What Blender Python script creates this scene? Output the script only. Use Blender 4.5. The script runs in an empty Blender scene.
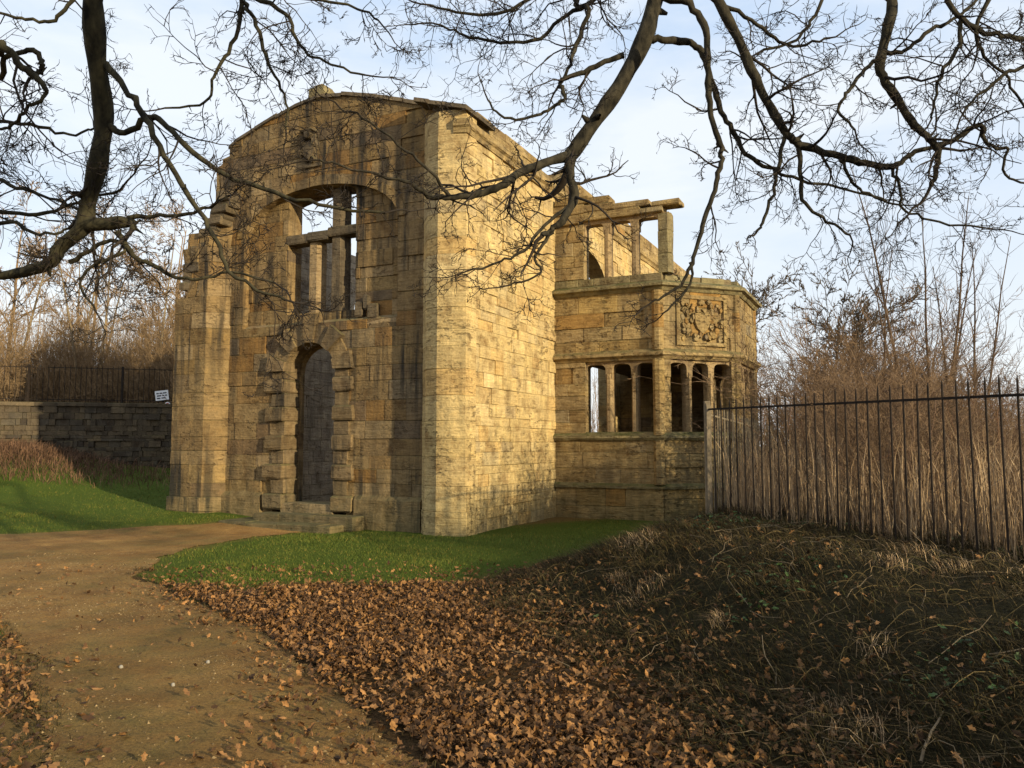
import bpy, bmesh, math, random
import numpy as np
from mathutils import Vector, Matrix

S = bpy.context.scene
COL = S.collection
R = math.radians

# ------------------------------------------------------------------ camera, sky, sun, exposure
cam_d = bpy.data.cameras.new('camera')
cam = bpy.data.objects.new('camera', cam_d); COL.objects.link(cam)
F_PX = 800.0
PITCH = math.atan(61/800)
cam_d.sensor_width = 36; cam_d.lens = F_PX/1024*36
cam_d.clip_start = .05; cam_d.clip_end = 3000
cam.location = (0, 0, 1.6); cam.rotation_euler = (math.pi/2+PITCH, 0, 0)
S.camera = cam

SUN_AZ, SUN_EL = 133.5, 14.0            # clockwise from the view direction (+Y)
sd = Vector((math.sin(R(SUN_AZ))*math.cos(R(SUN_EL)), math.cos(R(SUN_AZ))*math.cos(R(SUN_EL)), math.sin(R(SUN_EL))))
sl = bpy.data.lights.new('sun', 'SUN'); sl.energy = 5.0; sl.angle = R(.6); sl.color = (1.0, .87, .58)
so = bpy.data.objects.new('sun', sl); COL.objects.link(so)
so.rotation_euler = (-sd).to_track_quat('-Z', 'Y').to_euler(); so.location = (30, -30, 30)

world = bpy.data.worlds.new('World'); S.world = world; world.use_nodes = True
wn = world.node_tree.nodes; wl = world.node_tree.links; wn.clear()
wo = wn.new('ShaderNodeOutputWorld'); bg = wn.new('ShaderNodeBackground'); bg.inputs[1].default_value = .14
sky = wn.new('ShaderNodeTexSky'); sky.sky_type = 'NISHITA'; sky.sun_disc = False
sky.sun_elevation = R(SUN_EL); sky.sun_rotation = R(SUN_AZ); sky.air_density = 1.2; sky.dust_density = 1.0; sky.ozone_density = 1.0
tc = wn.new('ShaderNodeTexCoord'); mp = wn.new('ShaderNodeMapping'); mp.inputs['Scale'].default_value = (1.6, 1.6, 5.0)
mp.inputs['Location'].default_value = (.4, .1, .2)
nz = wn.new('ShaderNodeTexNoise'); nz.inputs['Scale'].default_value = 1.3; nz.inputs['Detail'].default_value = 7; nz.inputs['Roughness'].default_value = .55
cr = wn.new('ShaderNodeValToRGB'); cr.color_ramp.elements[0].position = .40; cr.color_ramp.elements[1].position = .58
cr.color_ramp.elements[0].color = (3.5, 4.55, 6.1, 1); cr.color_ramp.elements[1].color = (5.8, 6.15, 6.6, 1)
sx = wn.new('ShaderNodeSeparateXYZ'); hz = wn.new('ShaderNodeValToRGB')          # paler towards the horizon
hz.color_ramp.elements[0].position = .02; hz.color_ramp.elements[1].position = .55; hz.color_ramp.elements[0].color = (1, 1, 1, 1); hz.color_ramp.elements[1].color = (0, 0, 0, 1)
m1 = wn.new('ShaderNodeMix'); m1.data_type = 'RGBA'; m1.inputs['B'].default_value = (5.9, 6.15, 6.4, 1)
mx = wn.new('ShaderNodeMix'); mx.data_type = 'RGBA'; mx.inputs['Factor'].default_value = .86
wl.new(tc.outputs['Generated'], mp.inputs[0]); wl.new(mp.outputs[0], nz.inputs['Vector']); wl.new(nz.outputs[0], cr.inputs[0])
wl.new(tc.outputs['Generated'], sx.inputs[0]); wl.new(sx.outputs[2], hz.inputs[0])
wl.new(hz.outputs[0], m1.inputs['Factor']); wl.new(cr.outputs[0], m1.inputs['A'])
wl.new(sky.outputs[0], mx.inputs['A']); wl.new(m1.outputs['Result'], mx.inputs['B']); wl.new(mx.outputs['Result'], bg.inputs[0]); wl.new(bg.outputs[0], wo.inputs[0])
S.view_settings.view_transform = 'Standard'; S.view_settings.look = 'None'
S.view_settings.exposure = 0.3; S.view_settings.gamma = 1.0; S.view_settings.use_curve_mapping = False

rng = np.random.default_rng(7)
random.seed(7)

# ------------------------------------------------------------------ mesh helpers
class MB:
    """collects vertices and faces of one mesh"""
    def __init__(s): s.v = []; s.f = []; s.n = 0
    def add(s, v, f):
        v = np.asarray(v, float).reshape(-1, 3)
        for a in (f if isinstance(f, list) else [f]):
            a = np.asarray(a, np.int64)
            if a.size: s.f.append(a + s.n)
        s.v.append(v); s.n += len(v)
    def poly(s, v, faces):
        v = np.asarray(v, float)
        for fc in faces: s.f.append(np.asarray([fc], np.int64) + s.n)
        s.v.append(v); s.n += len(v)
    def mesh(s, name):
        m = bpy.data.meshes.new(name)
        V = np.concatenate(s.v); m.vertices.add(len(V)); m.vertices.foreach_set('co', V.ravel())
        loops = np.concatenate([a.ravel() for a in s.f]); cnt = np.concatenate([np.full(len(a), a.shape[1]) for a in s.f])
        m.loops.add(len(loops)); m.loops.foreach_set('vertex_index', loops.astype(np.int32))
        m.polygons.add(len(cnt)); st = np.concatenate([[0], np.cumsum(cnt)[:-1]])
        m.polygons.foreach_set('loop_start', st.astype(np.int32)); m.polygons.foreach_set('loop_total', cnt.astype(np.int32))
        m.update(calc_edges=True); m.validate()
        return m
    def build(s, name, mat, parent=None, smooth=False):
        return link(name, s.mesh(name), mat, parent, smooth)

def link(name, me, mat, parent=None, smooth=False):
    o = bpy.data.objects.new(name, me); COL.objects.link(o)
    me.materials.clear(); me.materials.append(mat)
    me.polygons.foreach_set('use_smooth', np.full(len(me.polygons), bool(smooth)))
    if parent: o.parent = parent
    return o

def tag(o, label=None, cat=None, group=None, kind=None):
    if label: o['label'] = label
    if cat: o['category'] = cat
    if group: o['group'] = group
    if kind: o['kind'] = kind
    return o

def empty(name, loc, rz=0):
    o = bpy.data.objects.new(name, None); COL.objects.link(o); o.location = loc; o.rotation_euler = (0, 0, rz); o.empty_display_size = .2
    return o

def copy_tree(o, parent=None):
    c = o.copy(); COL.objects.link(c)
    if parent: c.parent = parent
    for ch in list(o.children): copy_tree(ch, c)
    return c

def prism(mb, pts, z0, z1, cham=0.0, jit=0.0):
    """vertical prism over a 2-D polygon (counter-clockwise), edges chamfered"""
    P = np.asarray(pts, float); n = len(P)
    c = P.mean(0)
    if cham:
        d = P-c; q = c + d*(1-cham/np.maximum(np.linalg.norm(d, axis=1), .05))[:, None]
        rings = [(q, z0), (P, z0+cham), (P, z1-cham), (q, z1)]
    else: rings = [(P, z0), (P, z1)]
    V = []; Fq = []
    for p, z in rings: V += [[a[0]+random.uniform(-jit, jit), a[1]+random.uniform(-jit, jit), z] for a in p]
    for k in range(len(rings)-1):
        for i in range(n):
            j = (i+1) % n; Fq.append([k*n+i, k*n+j, (k+1)*n+j, (k+1)*n+i])
    L = (len(rings)-1)*n
    mb.poly(V, Fq+[list(range(n))[::-1], [L+i for i in range(n)]])

def extr(mb, poly2, M, d0, d1):
    """polygon in (s,z) pushed along depth; M maps (s,depth,z) to local space"""
    n = len(poly2)
    V = [M(s, d0, z) for s, z in poly2]+[M(s, d1, z) for s, z in poly2]
    Fq = [[i, (i+1) % n, n+(i+1) % n, n+i] for i in range(n)]
    mb.poly(V, Fq+[list(range(n))[::-1], [n+i for i in range(n)]])

def wall_map(o, e, n):
    """o: 2-D start, e: direction along the wall, n: outward normal; depth counts inward"""
    return lambda s, d, z: (o[0]+e[0]*s-n[0]*d, o[1]+e[1]*s-n[1]*d, z)

def fix(me):
    bm = bmesh.new(); bm.from_mesh(me); bmesh.ops.recalc_face_normals(bm, faces=bm.faces); bm.to_mesh(me); bm.free(); return me

def cut(me, cutter_mb):
    if not cutter_mb.n: return fix(me)
    fix(me); cm = fix(cutter_mb.mesh('cutter'))
    a = bpy.data.objects.new('a', me); b = bpy.data.objects.new('b', cm); COL.objects.link(a); COL.objects.link(b)
    m = a.modifiers.new('x', 'BOOLEAN'); m.operation = 'DIFFERENCE'; m.solver = 'EXACT'; m.use_self = True; m.object = b
    dg = bpy.context.evaluated_depsgraph_get(); out = bpy.data.meshes.new_from_object(a.evaluated_get(dg))
    bpy.data.objects.remove(a); bpy.data.objects.remove(b); bpy.data.meshes.remove(cm); bpy.data.meshes.remove(me)
    return out

def blocks(mb, M, s0, s1, z0, z1, th, top=None, left=None, right=None, hmin=.24, hmax=.40, lmin=.38, lmax=.95, jit=.006, rough=1.0, inside=None):
    """coursed stones filling s0..s1, z0..z1; top(s): ragged height; skipping stones above it"""
    z = z0; row = 0
    while z < z1-.02:
        h = random.uniform(hmin, hmax)
        if z+h > z1-.12: h = z1-z
        s = s0-(random.uniform(0, .4) if row % 2 else 0)
        while s < s1-.01:
            l = random.uniform(lmin, lmax)
            if random.random() < .12: l *= .6
            e = s+l
            if s1-e < .2: e = s1
            a, b = max(s, s0), min(e, s1)
            s = e
            if b-a < .05: continue
            mid = (a+b)/2
            if top and z+h*.55 > top(mid): continue
            if left and a < left(z+h/2)-.1: continue
            if right and b > right(z+h/2)+.1: continue
            if inside and not inside(mid, z+h/2): continue
            c = random.uniform(.004, .013)
            dj = random.uniform(-jit, jit)
            if random.random() < .10*rough: dj += random.uniform(.008, .03)
            g = .0007
            V = []
            for d, ins in ((dj, c), (dj+c, 0), (th-c, 0), (th, c)):
                for ss, zz in ((a+g+ins, z+g+ins), (b-g-ins, z+g+ins), (b-g-ins, z+h-g-ins), (a+g+ins, z+h-g-ins)):
                    k = .003 if ins else 0
                    V.append(M(ss+random.uniform(-k, k), d+random.uniform(-k, k), zz+random.uniform(-k, k)))
            Fq = [[3, 2, 1, 0], [12, 13, 14, 15]]
            for r in range(3):
                for i in range(4):
                    j = (i+1) % 4; Fq.append([r*4+i, r*4+j, (r+1)*4+j, (r+1)*4+i])
            mb.poly(V, Fq)
        z += h; row += 1

def arch_poly(s0, s1, z0, zs, rise, n=12):
    c = (s0+s1)/2; w = (s1-s0)/2
    return [(s0, z0), (s1, z0)]+[(c+w*math.cos(t), zs+rise*math.sin(t)) for t in np.linspace(0, math.pi, n)]

def head_poly(s0, s1, z0, zs, rise, n=14, ex=.55):
    c = (s0+s1)/2; w = (s1-s0)/2
    return [(s0, z0), (s1, z0)]+[(c+w*math.copysign(abs(math.cos(t))**ex, math.cos(t)), zs+rise*math.sin(t)**ex) for t in np.linspace(0.02, math.pi-.02, n)]

def box(mb, x0, x1, y0, y1, z0, z1, cham=0.008, jit=0):
    prism(mb, [(x0, y0), (x1, y0), (x1, y1), (x0, y1)], z0, z1, cham, jit)

def sweep(mb, path, prof, closed_ends=True):
    """moulding: prof = list of (out, z) run along a 2-D polyline whose outside is on its right"""
    P = np.asarray(path, float); n = len(P); m = len(prof)
    nrm = []
    for i in range(n-1):
        d = P[i+1]-P[i]; d /= np.linalg.norm(d); nrm.append(np.array([d[1], -d[0]]))
    off = []
    for i in range(n):
        if i == 0: off.append(nrm[0])
        elif i == n-1: off.append(nrm[-1])
        else:
            b = nrm[i-1]+nrm[i]; b /= np.linalg.norm(b); off.append(b/np.dot(b, nrm[i]))
    # subdivided so that the weathered edge can wander a little
    QP, QO = [], []
    for i in range(n-1):
        k = max(1, int(np.linalg.norm(P[i+1]-P[i])/.35))
        for t in range(k):
            QP.append(P[i]+(P[i+1]-P[i])*t/k); QO.append(off[i] if t == 0 else nrm[i])
    QP.append(P[-1]); QO.append(off[-1])
    V = []
    for p, o_ in zip(QP, QO):
        for (w, z) in prof:
            ww = w+random.uniform(-.006, .006); V.append([p[0]+o_[0]*ww, p[1]+o_[1]*ww, z+random.uniform(-.006, .006)])
    Fq = []
    for i in range(len(QP)-1):
        for j in range(m):
            k = (j+1) % m; Fq.append([i*m+j, i*m+k, (i+1)*m+k, (i+1)*m+j])
    L = (len(QP)-1)*m
    mb.poly(V, Fq+[list(range(m))[::-1], [L+i for i in range(m)]])

def tube(mb, pts, rad, k=5):
    P = np.asarray(pts, float); n = len(P); r = np.broadcast_to(np.asarray(rad, float), (n,))
    T = np.gradient(P, axis=0); T /= np.linalg.norm(T, axis=1)[:, None]+1e-9
    ref = np.array([.31, .2, .93]) if abs(T.mean(0)[2]) < .8*np.linalg.norm(T.mean(0)) else np.array([.95, .25, .1])
    A = np.cross(T, ref); A /= np.linalg.norm(A, axis=1)[:, None]+1e-9; B = np.cross(T, A)
    th = np.arange(k)*2*math.pi/k
    V = (P[:, None, :]+r[:, None, None]*(np.cos(th)[None, :, None]*A[:, None, :]+np.sin(th)[None, :, None]*B[:, None, :])).reshape(-1, 3)
    i = np.arange(n-1)[:, None]*k; j = np.arange(k)[None, :]; j2 = (j+1) % k
    Fq = np.stack([i+j, i+j2, i+k+j2, i+k+j], -1).reshape(-1, 4)
    mb.add(V, Fq)

def smooth_path(pts, per=4):
    """Catmull-Rom through the points"""
    P = np.asarray(pts, float); n = len(P); out = []
    for i in range(n-1):
        p0, p1, p2, p3 = P[max(i-1, 0)], P[i], P[i+1], P[min(i+2, n-1)]
        for t in np.arange(per)/per:
            out.append(.5*((2*p1)+(-p0+p2)*t+(2*p0-5*p1+4*p2-p3)*t*t+(-p0+3*p1-3*p2+p3)*t**3))
    out.append(P[-1]); return np.array(out)

# ------------------------------------------------------------------ numpy noise
def _h(i, j, s):
    n = (i*374761393+j*668265263+s*144665) & 0xffffffff
    n = ((n ^ (n >> 13))*1274126177) & 0xffffffff
    return ((n ^ (n >> 16)) & 0xffff)/65535.0
def vn(x, y, sc=1.0, s=0):
    x = np.asarray(x, float)*sc; y = np.asarray(y, float)*sc
    i = np.floor(x).astype(np.int64); j = np.floor(y).astype(np.int64); a = x-i; b = y-j
    a = a*a*(3-2*a); b = b*b*(3-2*b)
    return (_h(i, j, s)*(1-a)+_h(i+1, j, s)*a)*(1-b)+(_h(i, j+1, s)*(1-a)+_h(i+1, j+1, s)*a)*b-.5
def fbm(x, y, sc, s=0, o=3): return sum(vn(x, y, sc*2**k, s+k)*.5**k for k in range(o))
def ss(a, b, x):
    t = np.clip((np.asarray(x, float)-a)/(b-a), 0, 1); return t*t*(3-2*t)

TOE_Y = [-6, 0, 2, 4.1, 5.5, 6.6, 8.3, 9.0, 10.0, 11.0, 12.0, 13.0, 14.5, 16.0, 30]
TOE_X = [2.4, 1.7, 1.3, 1.0, .75, .2, -.5, -.5, .0, .6, 1.2, 2.0, 4.2, 6.6, 20]
def toe(y): return np.interp(y, TOE_Y, TOE_X)
def height(x, y):
    x = np.asarray(x, float); y = np.asarray(y, float)
    z = .085*np.clip(y-14.6, 0, 10.5)*ss(-2.5, -6.5, x)
    z = z+.9*np.exp(-(((x+14.2)/3.0)**2+((y-22.2)/2.2)**2))          # bank below the old wall
    m = ss(-.25, 2.9, x-toe(y))
    z = z+m*(.72+.10*fbm(x, y, .9, 5)+.05*fbm(x, y, 3.1, 9))
    z = z-m*.10*ss(9.6, 6.6, y)*ss(2.2, 3.8, x)
    z = z-1.1*ss(7, 14, x)-.012*np.clip(x-14, 0, 60)
    lit = ss(-.6, .3, x-toe(y)+.4)
    z = z+.035*fbm(x, y, 2.0, 2)*(.25+lit)
    return z+.012*fbm(x, y, 5.0, 3)

def inpoly(x, y, P):
    P = np.asarray(P, float); x = np.asarray(x, float); y = np.asarray(y, float); c = np.zeros(x.shape, bool)
    for i in range(len(P)):
        x0, y0 = P[i]; x1, y1 = P[i-1]
        if y0 == y1: continue
        c ^= ((y0 > y) != (y1 > y)) & (x < (x1-x0)*(y-y0)/(y1-y0)+x0)
    return c

PATH = [(-.15, -8), (-.25, 2), (-.42, 4.1), (-1.24, 5.6), (-2.34, 7.27), (-4.03, 9.25), (-4.55, 9.8), (-4.72, 10.4), (-4.98, 11.5), (-5.02, 12.6), (-4.5, 14.1), (-3.7, 15.0), (-2.9, 15.5),
        (-5.2, 16.4), (-5.95, 15.6), (-9.1, 14.45), (-14, 14.5), (-40, 17), (-40, 10), (-14, 10.2), (-6.6, 9.6), (-4.9, 7.6), (-3.75, 6.3), (-3.0, 5.2), (-2.3, 4.1), (-2.0, 2.5), (-2, -8)]
LAWN_R = [(-4.03, 9.25), (-4.55, 9.8), (-4.72, 10.4), (-4.98, 11.5), (-5.02, 12.6), (-4.5, 14.1), (-3.7, 15.0), (-2.9, 15.5), (0, 16), (4, 19), (7, 17), (4.4, 14.6), (2.2, 13.0), (1.0, 11.3), (.1, 10.0), (-.7, 9.3), (-1.9, 9.15), (-3.0, 9.05)]
LAWN_L = [(-5.2, 16.4), (-5.95, 15.6), (-9.1, 14.45), (-14, 14.5), (-40, 17), (-40, 30), (-5, 30)]
LAWN_P = [(-6.6, 9.6), (-4.9, 7.6), (-4.2, 6.7), (-5.2, 6.2), (-9, 7), (-14, 8), (-14, 10.2)]
def warp(x, y, a=.12, sc=2.2): return x+a*2*fbm(x, y, sc, 21), y+a*2*fbm(x, y, sc, 31)
def soft(x, y, P, k=4, w=.22):
    """soft membership: average of jittered tests"""
    r = np.random.default_rng(3); acc = 0
    for i in range(k*2):
        acc = acc+inpoly(x+r.normal(0, w), y+r.normal(0, w), P)
    return acc/(k*2)

# ------------------------------------------------------------------ materials
def mat(name):
    m = bpy.data.materials.new(name); m.use_nodes = True; N = m.node_tree.nodes; N.clear()
    out = N.new('ShaderNodeOutputMaterial'); b = N.new('ShaderNodeBsdfPrincipled'); m.node_tree.links.new(b.outputs[0], out.inputs[0])
    b.inputs['Specular IOR Level'].default_value = .2; b.inputs['Roughness'].default_value = .9
    return m, N, m.node_tree.links, b
def noise(N, L, scale, detail=5, vec=None, rough=.55):
    n = N.new('ShaderNodeTexNoise'); n.inputs['Scale'].default_value = scale; n.inputs['Detail'].default_value = detail; n.inputs['Roughness'].default_value = rough
    if vec: L.new(vec, n.inputs['Vector'])
    return n.outputs[0]
def ramp(N, L, fac, stops, interp='LINEAR'):
    r = N.new('ShaderNodeValToRGB'); r.color_ramp.interpolation = interp; e = r.color_ramp.elements
    while len(e) < len(stops): e.new(.5)
    for i, (p, c) in enumerate(stops):
        e[i].position = p; e[i].color = (*c, 1) if len(c) == 3 else c
    L.new(fac, r.inputs[0]); return r.outputs[0]
def g(v): return (v, v, v)
def mix(N, L, a, b, f, mode='MIX'):
    m = N.new('ShaderNodeMix'); m.data_type = 'RGBA'; m.blend_type = mode
    for s, k in ((a, 'A'), (b, 'B')):
        if isinstance(s, tuple): m.inputs[k].default_value = (*s, 1)
        else: L.new(s, m.inputs[k])
    if isinstance(f, (int, float)): m.inputs['Factor'].default_value = f
    else: L.new(f, m.inputs['Factor'])
    return m.outputs['Result']
def math_(N, L, op, a, b=None, clamp=False):
    m = N.new('ShaderNodeMath'); m.operation = op; m.use_clamp = clamp
    for i, s in enumerate((a, b)):
        if s is None: continue
        if isinstance(s, (int, float)): m.inputs[i].default_value = s
        else: L.new(s, m.inputs[i])
    return m.outputs[0]
def bump(N, L, b, h, strength=.5, dist=.02):
    n = N.new('ShaderNodeBump'); n.inputs['Strength'].default_value = strength; n.inputs['Distance'].default_value = dist
    L.new(h, n.inputs['Height']); L.new(n.outputs[0], b.inputs['Normal'])
def position(N, L, scale=(1, 1, 1)):
    gm = N.new('ShaderNodeNewGeometry'); m = N.new('ShaderNodeMapping'); m.inputs['Scale'].default_value = scale
    L.new(gm.outputs['Position'], m.inputs[0]); return m.outputs[0], gm

def stone(name, cols, dark=.5, moss=.5, stain_col=(.035, .028, .02), bed=.6):
    m, N, L, b = mat(name)
    pos, gm = position(N, L); streak, _ = position(N, L, (4.0, 4.0, .30)); bedv, _ = position(N, L, (2.2, 2.2, 26))
    rnd = gm.outputs['Random Per Island']
    c = ramp(N, L, rnd, cols)
    n1 = noise(N, L, 3.2, 8, pos, .62); n2 = noise(N, L, 22, 5, pos, .6); n3 = noise(N, L, .8, 4, pos); ns = noise(N, L, 1.2, 6, streak, .6); nb = noise(N, L, 1.0, 5, bedv, .65)
    c = mix(N, L, c, ramp(N, L, n1, [(.28, (.40, .32, .25)), (.48, g(.95)), (.72, (1.30, 1.24, 1.10))]), .85, 'MULTIPLY')
    c = mix(N, L, c, ramp(N, L, nb, [(.3, (.62, .55, .48)), (.55, g(1)), (.8, (1.12, 1.1, 1.04))]), bed*.8, 'MULTIPLY')
    c = mix(N, L, c, ramp(N, L, n2, [(.3, g(.66)), (.7, g(1.22))]), .6, 'MULTIPLY')
    pv, _ = position(N, L, (7, 7, 16)); npit = noise(N, L, 1.0, 4, pv, .6); npa = noise(N, L, 1.7, 3, pos)
    pit = math_(N, L, 'MULTIPLY', ramp(N, L, npit, [(.54, g(0)), (.66, g(1))]), ramp(N, L, npa, [(.46, g(0)), (.6, g(1))]))
    c = mix(N, L, c, (.10, .062, .028), math_(N, L, 'MULTIPLY', pit, .7*bed))
    # soot and rain streaks
    sm = math_(N, L, 'MULTIPLY', ramp(N, L, ns, [(.45, g(0)), (.62, g(1))]), ramp(N, L, n3, [(.38, g(.2)), (.60, g(1))]))
    c = mix(N, L, c, stain_col, math_(N, L, 'MULTIPLY', sm, dark, True))
    # algae near the ground, moss on ledges
    sep = N.new('ShaderNodeSeparateXYZ'); L.new(gm.outputs['Position'], sep.inputs[0])
    low = ramp(N, L, math_(N, L, 'ADD', math_(N, L, 'MULTIPLY', sep.outputs[2], .55), math_(N, L, 'MULTIPLY', n1, .7)), [(.30, g(1)), (.85, g(0))])
    c = mix(N, L, c, (.075, .078, .03), math_(N, L, 'MULTIPLY', low, .45*moss+.15))
    sn = N.new('ShaderNodeSeparateXYZ'); L.new(gm.outputs['Normal'], sn.inputs[0])
    up = math_(N, L, 'MULTIPLY', ramp(N, L, sn.outputs[2], [(.35, g(0)), (.75, g(1))]), ramp(N, L, n1, [(.38, g(.1)), (.55, g(1))]))
    c = mix(N, L, c, mix(N, L, (.05, .052, .016), (.12, .105, .035), n2), math_(N, L, 'MULTIPLY', up, moss))
    L.new(c, b.inputs['Base Color'])
    hgt = math_(N, L, 'ADD', math_(N, L, 'MULTIPLY', n1, 1.2), math_(N, L, 'ADD', math_(N, L, 'MULTIPLY', nb, bed*1.2), math_(N, L, 'SUBTRACT', math_(N, L, 'MULTIPLY', n2, .45), math_(N, L, 'MULTIPLY', pit, 1.2*bed))))
    bump(N, L, b, hgt, .9, .035)
    return m

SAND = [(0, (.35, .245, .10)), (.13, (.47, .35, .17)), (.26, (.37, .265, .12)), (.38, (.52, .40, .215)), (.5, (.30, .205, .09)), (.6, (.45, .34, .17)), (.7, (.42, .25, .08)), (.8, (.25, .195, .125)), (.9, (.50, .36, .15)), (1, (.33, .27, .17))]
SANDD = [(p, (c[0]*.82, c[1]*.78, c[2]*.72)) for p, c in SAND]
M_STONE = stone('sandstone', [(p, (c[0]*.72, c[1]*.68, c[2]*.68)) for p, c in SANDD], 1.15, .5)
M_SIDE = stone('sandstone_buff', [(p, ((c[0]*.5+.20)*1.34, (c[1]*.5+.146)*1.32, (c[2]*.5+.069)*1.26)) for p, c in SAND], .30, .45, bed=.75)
M_BAY = stone('sandstone_bay', SANDD, .5, .7, bed=1.0)
M_INNER = stone('sandstone_inner', [(0, (.40, .33, .24)), (.4, (.46, .38, .28)), (.7, (.34, .28, .21)), (1, (.50, .42, .31))], .4, .4)
M_DARK = stone('sandstone_sooty', [(0, (.10, .075, .045)), (.5, (.15, .11, .065)), (1, (.11, .085, .055))], .8, .6)
M_DRESS = stone('sandstone_dressed', [(0, (.30, .20, .10)), (.5, (.36, .25, .13)), (1, (.25, .17, .085))], .6, .6)
M_DOOR = stone('sandstone_doorcase', [(0, (.17, .115, .055)), (.35, (.24, .165, .085)), (.7, (.14, .10, .055)), (1, (.28, .19, .09))], .9, .7, bed=.8)
M_MOSS = stone('sandstone_mossy', [(0, (.22, .18, .09)), (.5, (.27, .22, .11)), (1, (.2, .15, .08))], .5, 1.0)
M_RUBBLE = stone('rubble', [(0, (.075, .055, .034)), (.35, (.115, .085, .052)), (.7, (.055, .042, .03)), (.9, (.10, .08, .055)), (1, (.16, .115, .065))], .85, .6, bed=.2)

def simple(name, c0, c1, scale=8, rough=.85, bmp=.3, island=None, trans=False, stretch=(1, 1, 1)):
    m, N, L, b = mat(name); pos, gm = position(N, L, stretch)
    n = noise(N, L, scale, 5, pos); c = mix(N, L, c0, c1, ramp(N, L, n, [(.3, g(0)), (.7, g(1))]))
    if island: c = mix(N, L, c, ramp(N, L, gm.outputs['Random Per Island'], island), 1.0, 'MULTIPLY')
    L.new(c, b.inputs['Base Color']); b.inputs['Roughness'].default_value = rough
    if bmp: bump(N, L, b, n, bmp, .01)
    return m
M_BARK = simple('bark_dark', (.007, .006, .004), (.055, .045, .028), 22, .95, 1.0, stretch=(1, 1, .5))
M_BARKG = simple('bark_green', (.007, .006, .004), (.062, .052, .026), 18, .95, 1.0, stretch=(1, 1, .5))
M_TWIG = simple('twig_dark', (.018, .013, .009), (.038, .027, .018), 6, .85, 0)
M_FARTWIG = simple('twig_brown', (.17, .108, .056), (.30, .195, .10), 1.2, .9, 0, island=[(0, g(.6)), (1, g(1.3))])
M_REDTWIG = simple('twig_reddish', (.135, .082, .045), (.225, .142, .08), 1.0, .9, 0, island=[(0, g(.5)), (1, g(1.3))])
M_GREYTREE = simple('grey_tree', (.055, .042, .03), (.10, .078, .055), 1.5, .9, 0)
M_SAPL = simple('sapling_brown', (.06, .038, .024), (.12, .078, .048), 2, .9, 0)
M_PALETRUNK = simple('sapling_bark', (.14, .10, .06), (.26, .20, .12), 3, .9, .3)
M_STRAW = simple('dry_straw', (.27, .175, .095), (.45, .315, .18), 2, .85, 0, island=[(0, (.45, .4, .35)), (.5, g(.9)), (1, g(1.3))])
M_LEAF = simple('fallen_leaf', (.155, .078, .030), (.245, .132, .055), 30, .75, .2, island=[(0, (.16, .15, .14)), (.25, (.40, .36, .33)), (.5, (.8, .72, .62)), (.75, (1.05, 1.0, .9)), (.92, (1.35, 1.25, 1.0)), (1, (1.7, 1.55, 1.25))])
M_GRASS = simple('lawn_grass', (.062, .092, .010), (.125, .138, .020), 1.1, .7, 0, island=[(0, g(.5)), (.7, g(1.1)), (.9, (1.3, 1.15, 1.1)), (.93, (2.2, 1.35, 1.8)), (1, (2.6, 1.5, 2.2))])
M_MOUNDGR = simple('dead_grass', (.048, .034, .013), (.095, .066, .026), 2, .85, 0, island=[(0, g(.3)), (.45, (.55, .5, .42)), (.6, (.5, .68, .36)), (.70, g(.8)), (.93, g(1.2)), (1, g(2.4))])
M_GREENS = simple('ivy_leaf', (.025, .05, .012), (.055, .085, .02), 4, .55, 0, island=[(0, g(.6)), (1, g(1.4))])
M_BRAMBLE = simple('bramble', (.06, .03, .02), (.16, .09, .05), 2, .8, 0, island=[(0, g(.5)), (1, g(1.6))])
M_IRON = simple('black_iron', (.010, .007, .005), (.030, .019, .012), 10, .8, .2)
M_SUNLIT_IRON = simple('sunlit_iron', (.12, .09, .055), (.22, .17, .11), 12, .75, .2)  # paler copy of the iron: sunlight on the bars put into the colour
M_STICK = simple('dead_stick', (.12, .085, .05), (.24, .175, .10), 10, .85, .2)
M_WHITE = simple('white_sign', (.72, .72, .72), (.82, .82, .82), 6, .5, 0)
M_INK = simple('sign_ink', (.05, .05, .07), (.07, .07, .09), 6, .6, 0)
M_RED = simple('sign_red', (.5, .05, .05), (.6, .07, .06), 6, .5, 0)
M_GRIT = simple('grit', (.12, .075, .03), (.28, .19, .09), 60, .9, 0, island=[(0, g(.4)), (.85, g(1.1)), (1, g(1.8))])
M_PEBBLE = simple('pebble', (.20, .17, .13), (.34, .30, .24), 9, .8, .2)
M_BRACKEN = simple('dead_bracken', (.09, .048, .027), (.165, .09, .05), 3, .9, 0, island=[(0, g(.5)), (1, g(1.4))])

def ground_mat():
    m, N, L, b = mat('earth'); pos, gm = position(N, L)
    at = N.new('ShaderNodeAttribute'); at.attribute_name = 'zone'; sp = N.new('ShaderNodeSeparateColor'); L.new(at.outputs['Color'], sp.inputs[0])
    n1 = noise(N, L, 2.5, 8, pos, .6); n2 = noise(N, L, 30, 6, pos, .65); n3 = noise(N, L, 120, 3, pos, .6)
    soil = mix(N, L, (.10, .062, .022), (.24, .15, .05), n2)
    lawn = mix(N, L, (.05, .08, .010), (.085, .105, .018), n2)
    litter = mix(N, L, (.030, .018, .008), (.11, .062, .025), ramp(N, L, n2, [(.35, g(0)), (.65, g(1))]))
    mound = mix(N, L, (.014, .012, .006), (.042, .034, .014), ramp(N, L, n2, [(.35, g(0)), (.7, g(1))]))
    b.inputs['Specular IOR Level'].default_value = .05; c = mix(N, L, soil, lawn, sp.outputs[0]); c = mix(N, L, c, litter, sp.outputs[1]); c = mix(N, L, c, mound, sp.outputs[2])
    L.new(c, b.inputs['Base Color']); bump(N, L, b, math_(N, L, 'ADD', n2, math_(N, L, 'MULTIPLY', n3, .4)), .9, .03)
    return m
M_GROUND = ground_mat()
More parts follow.
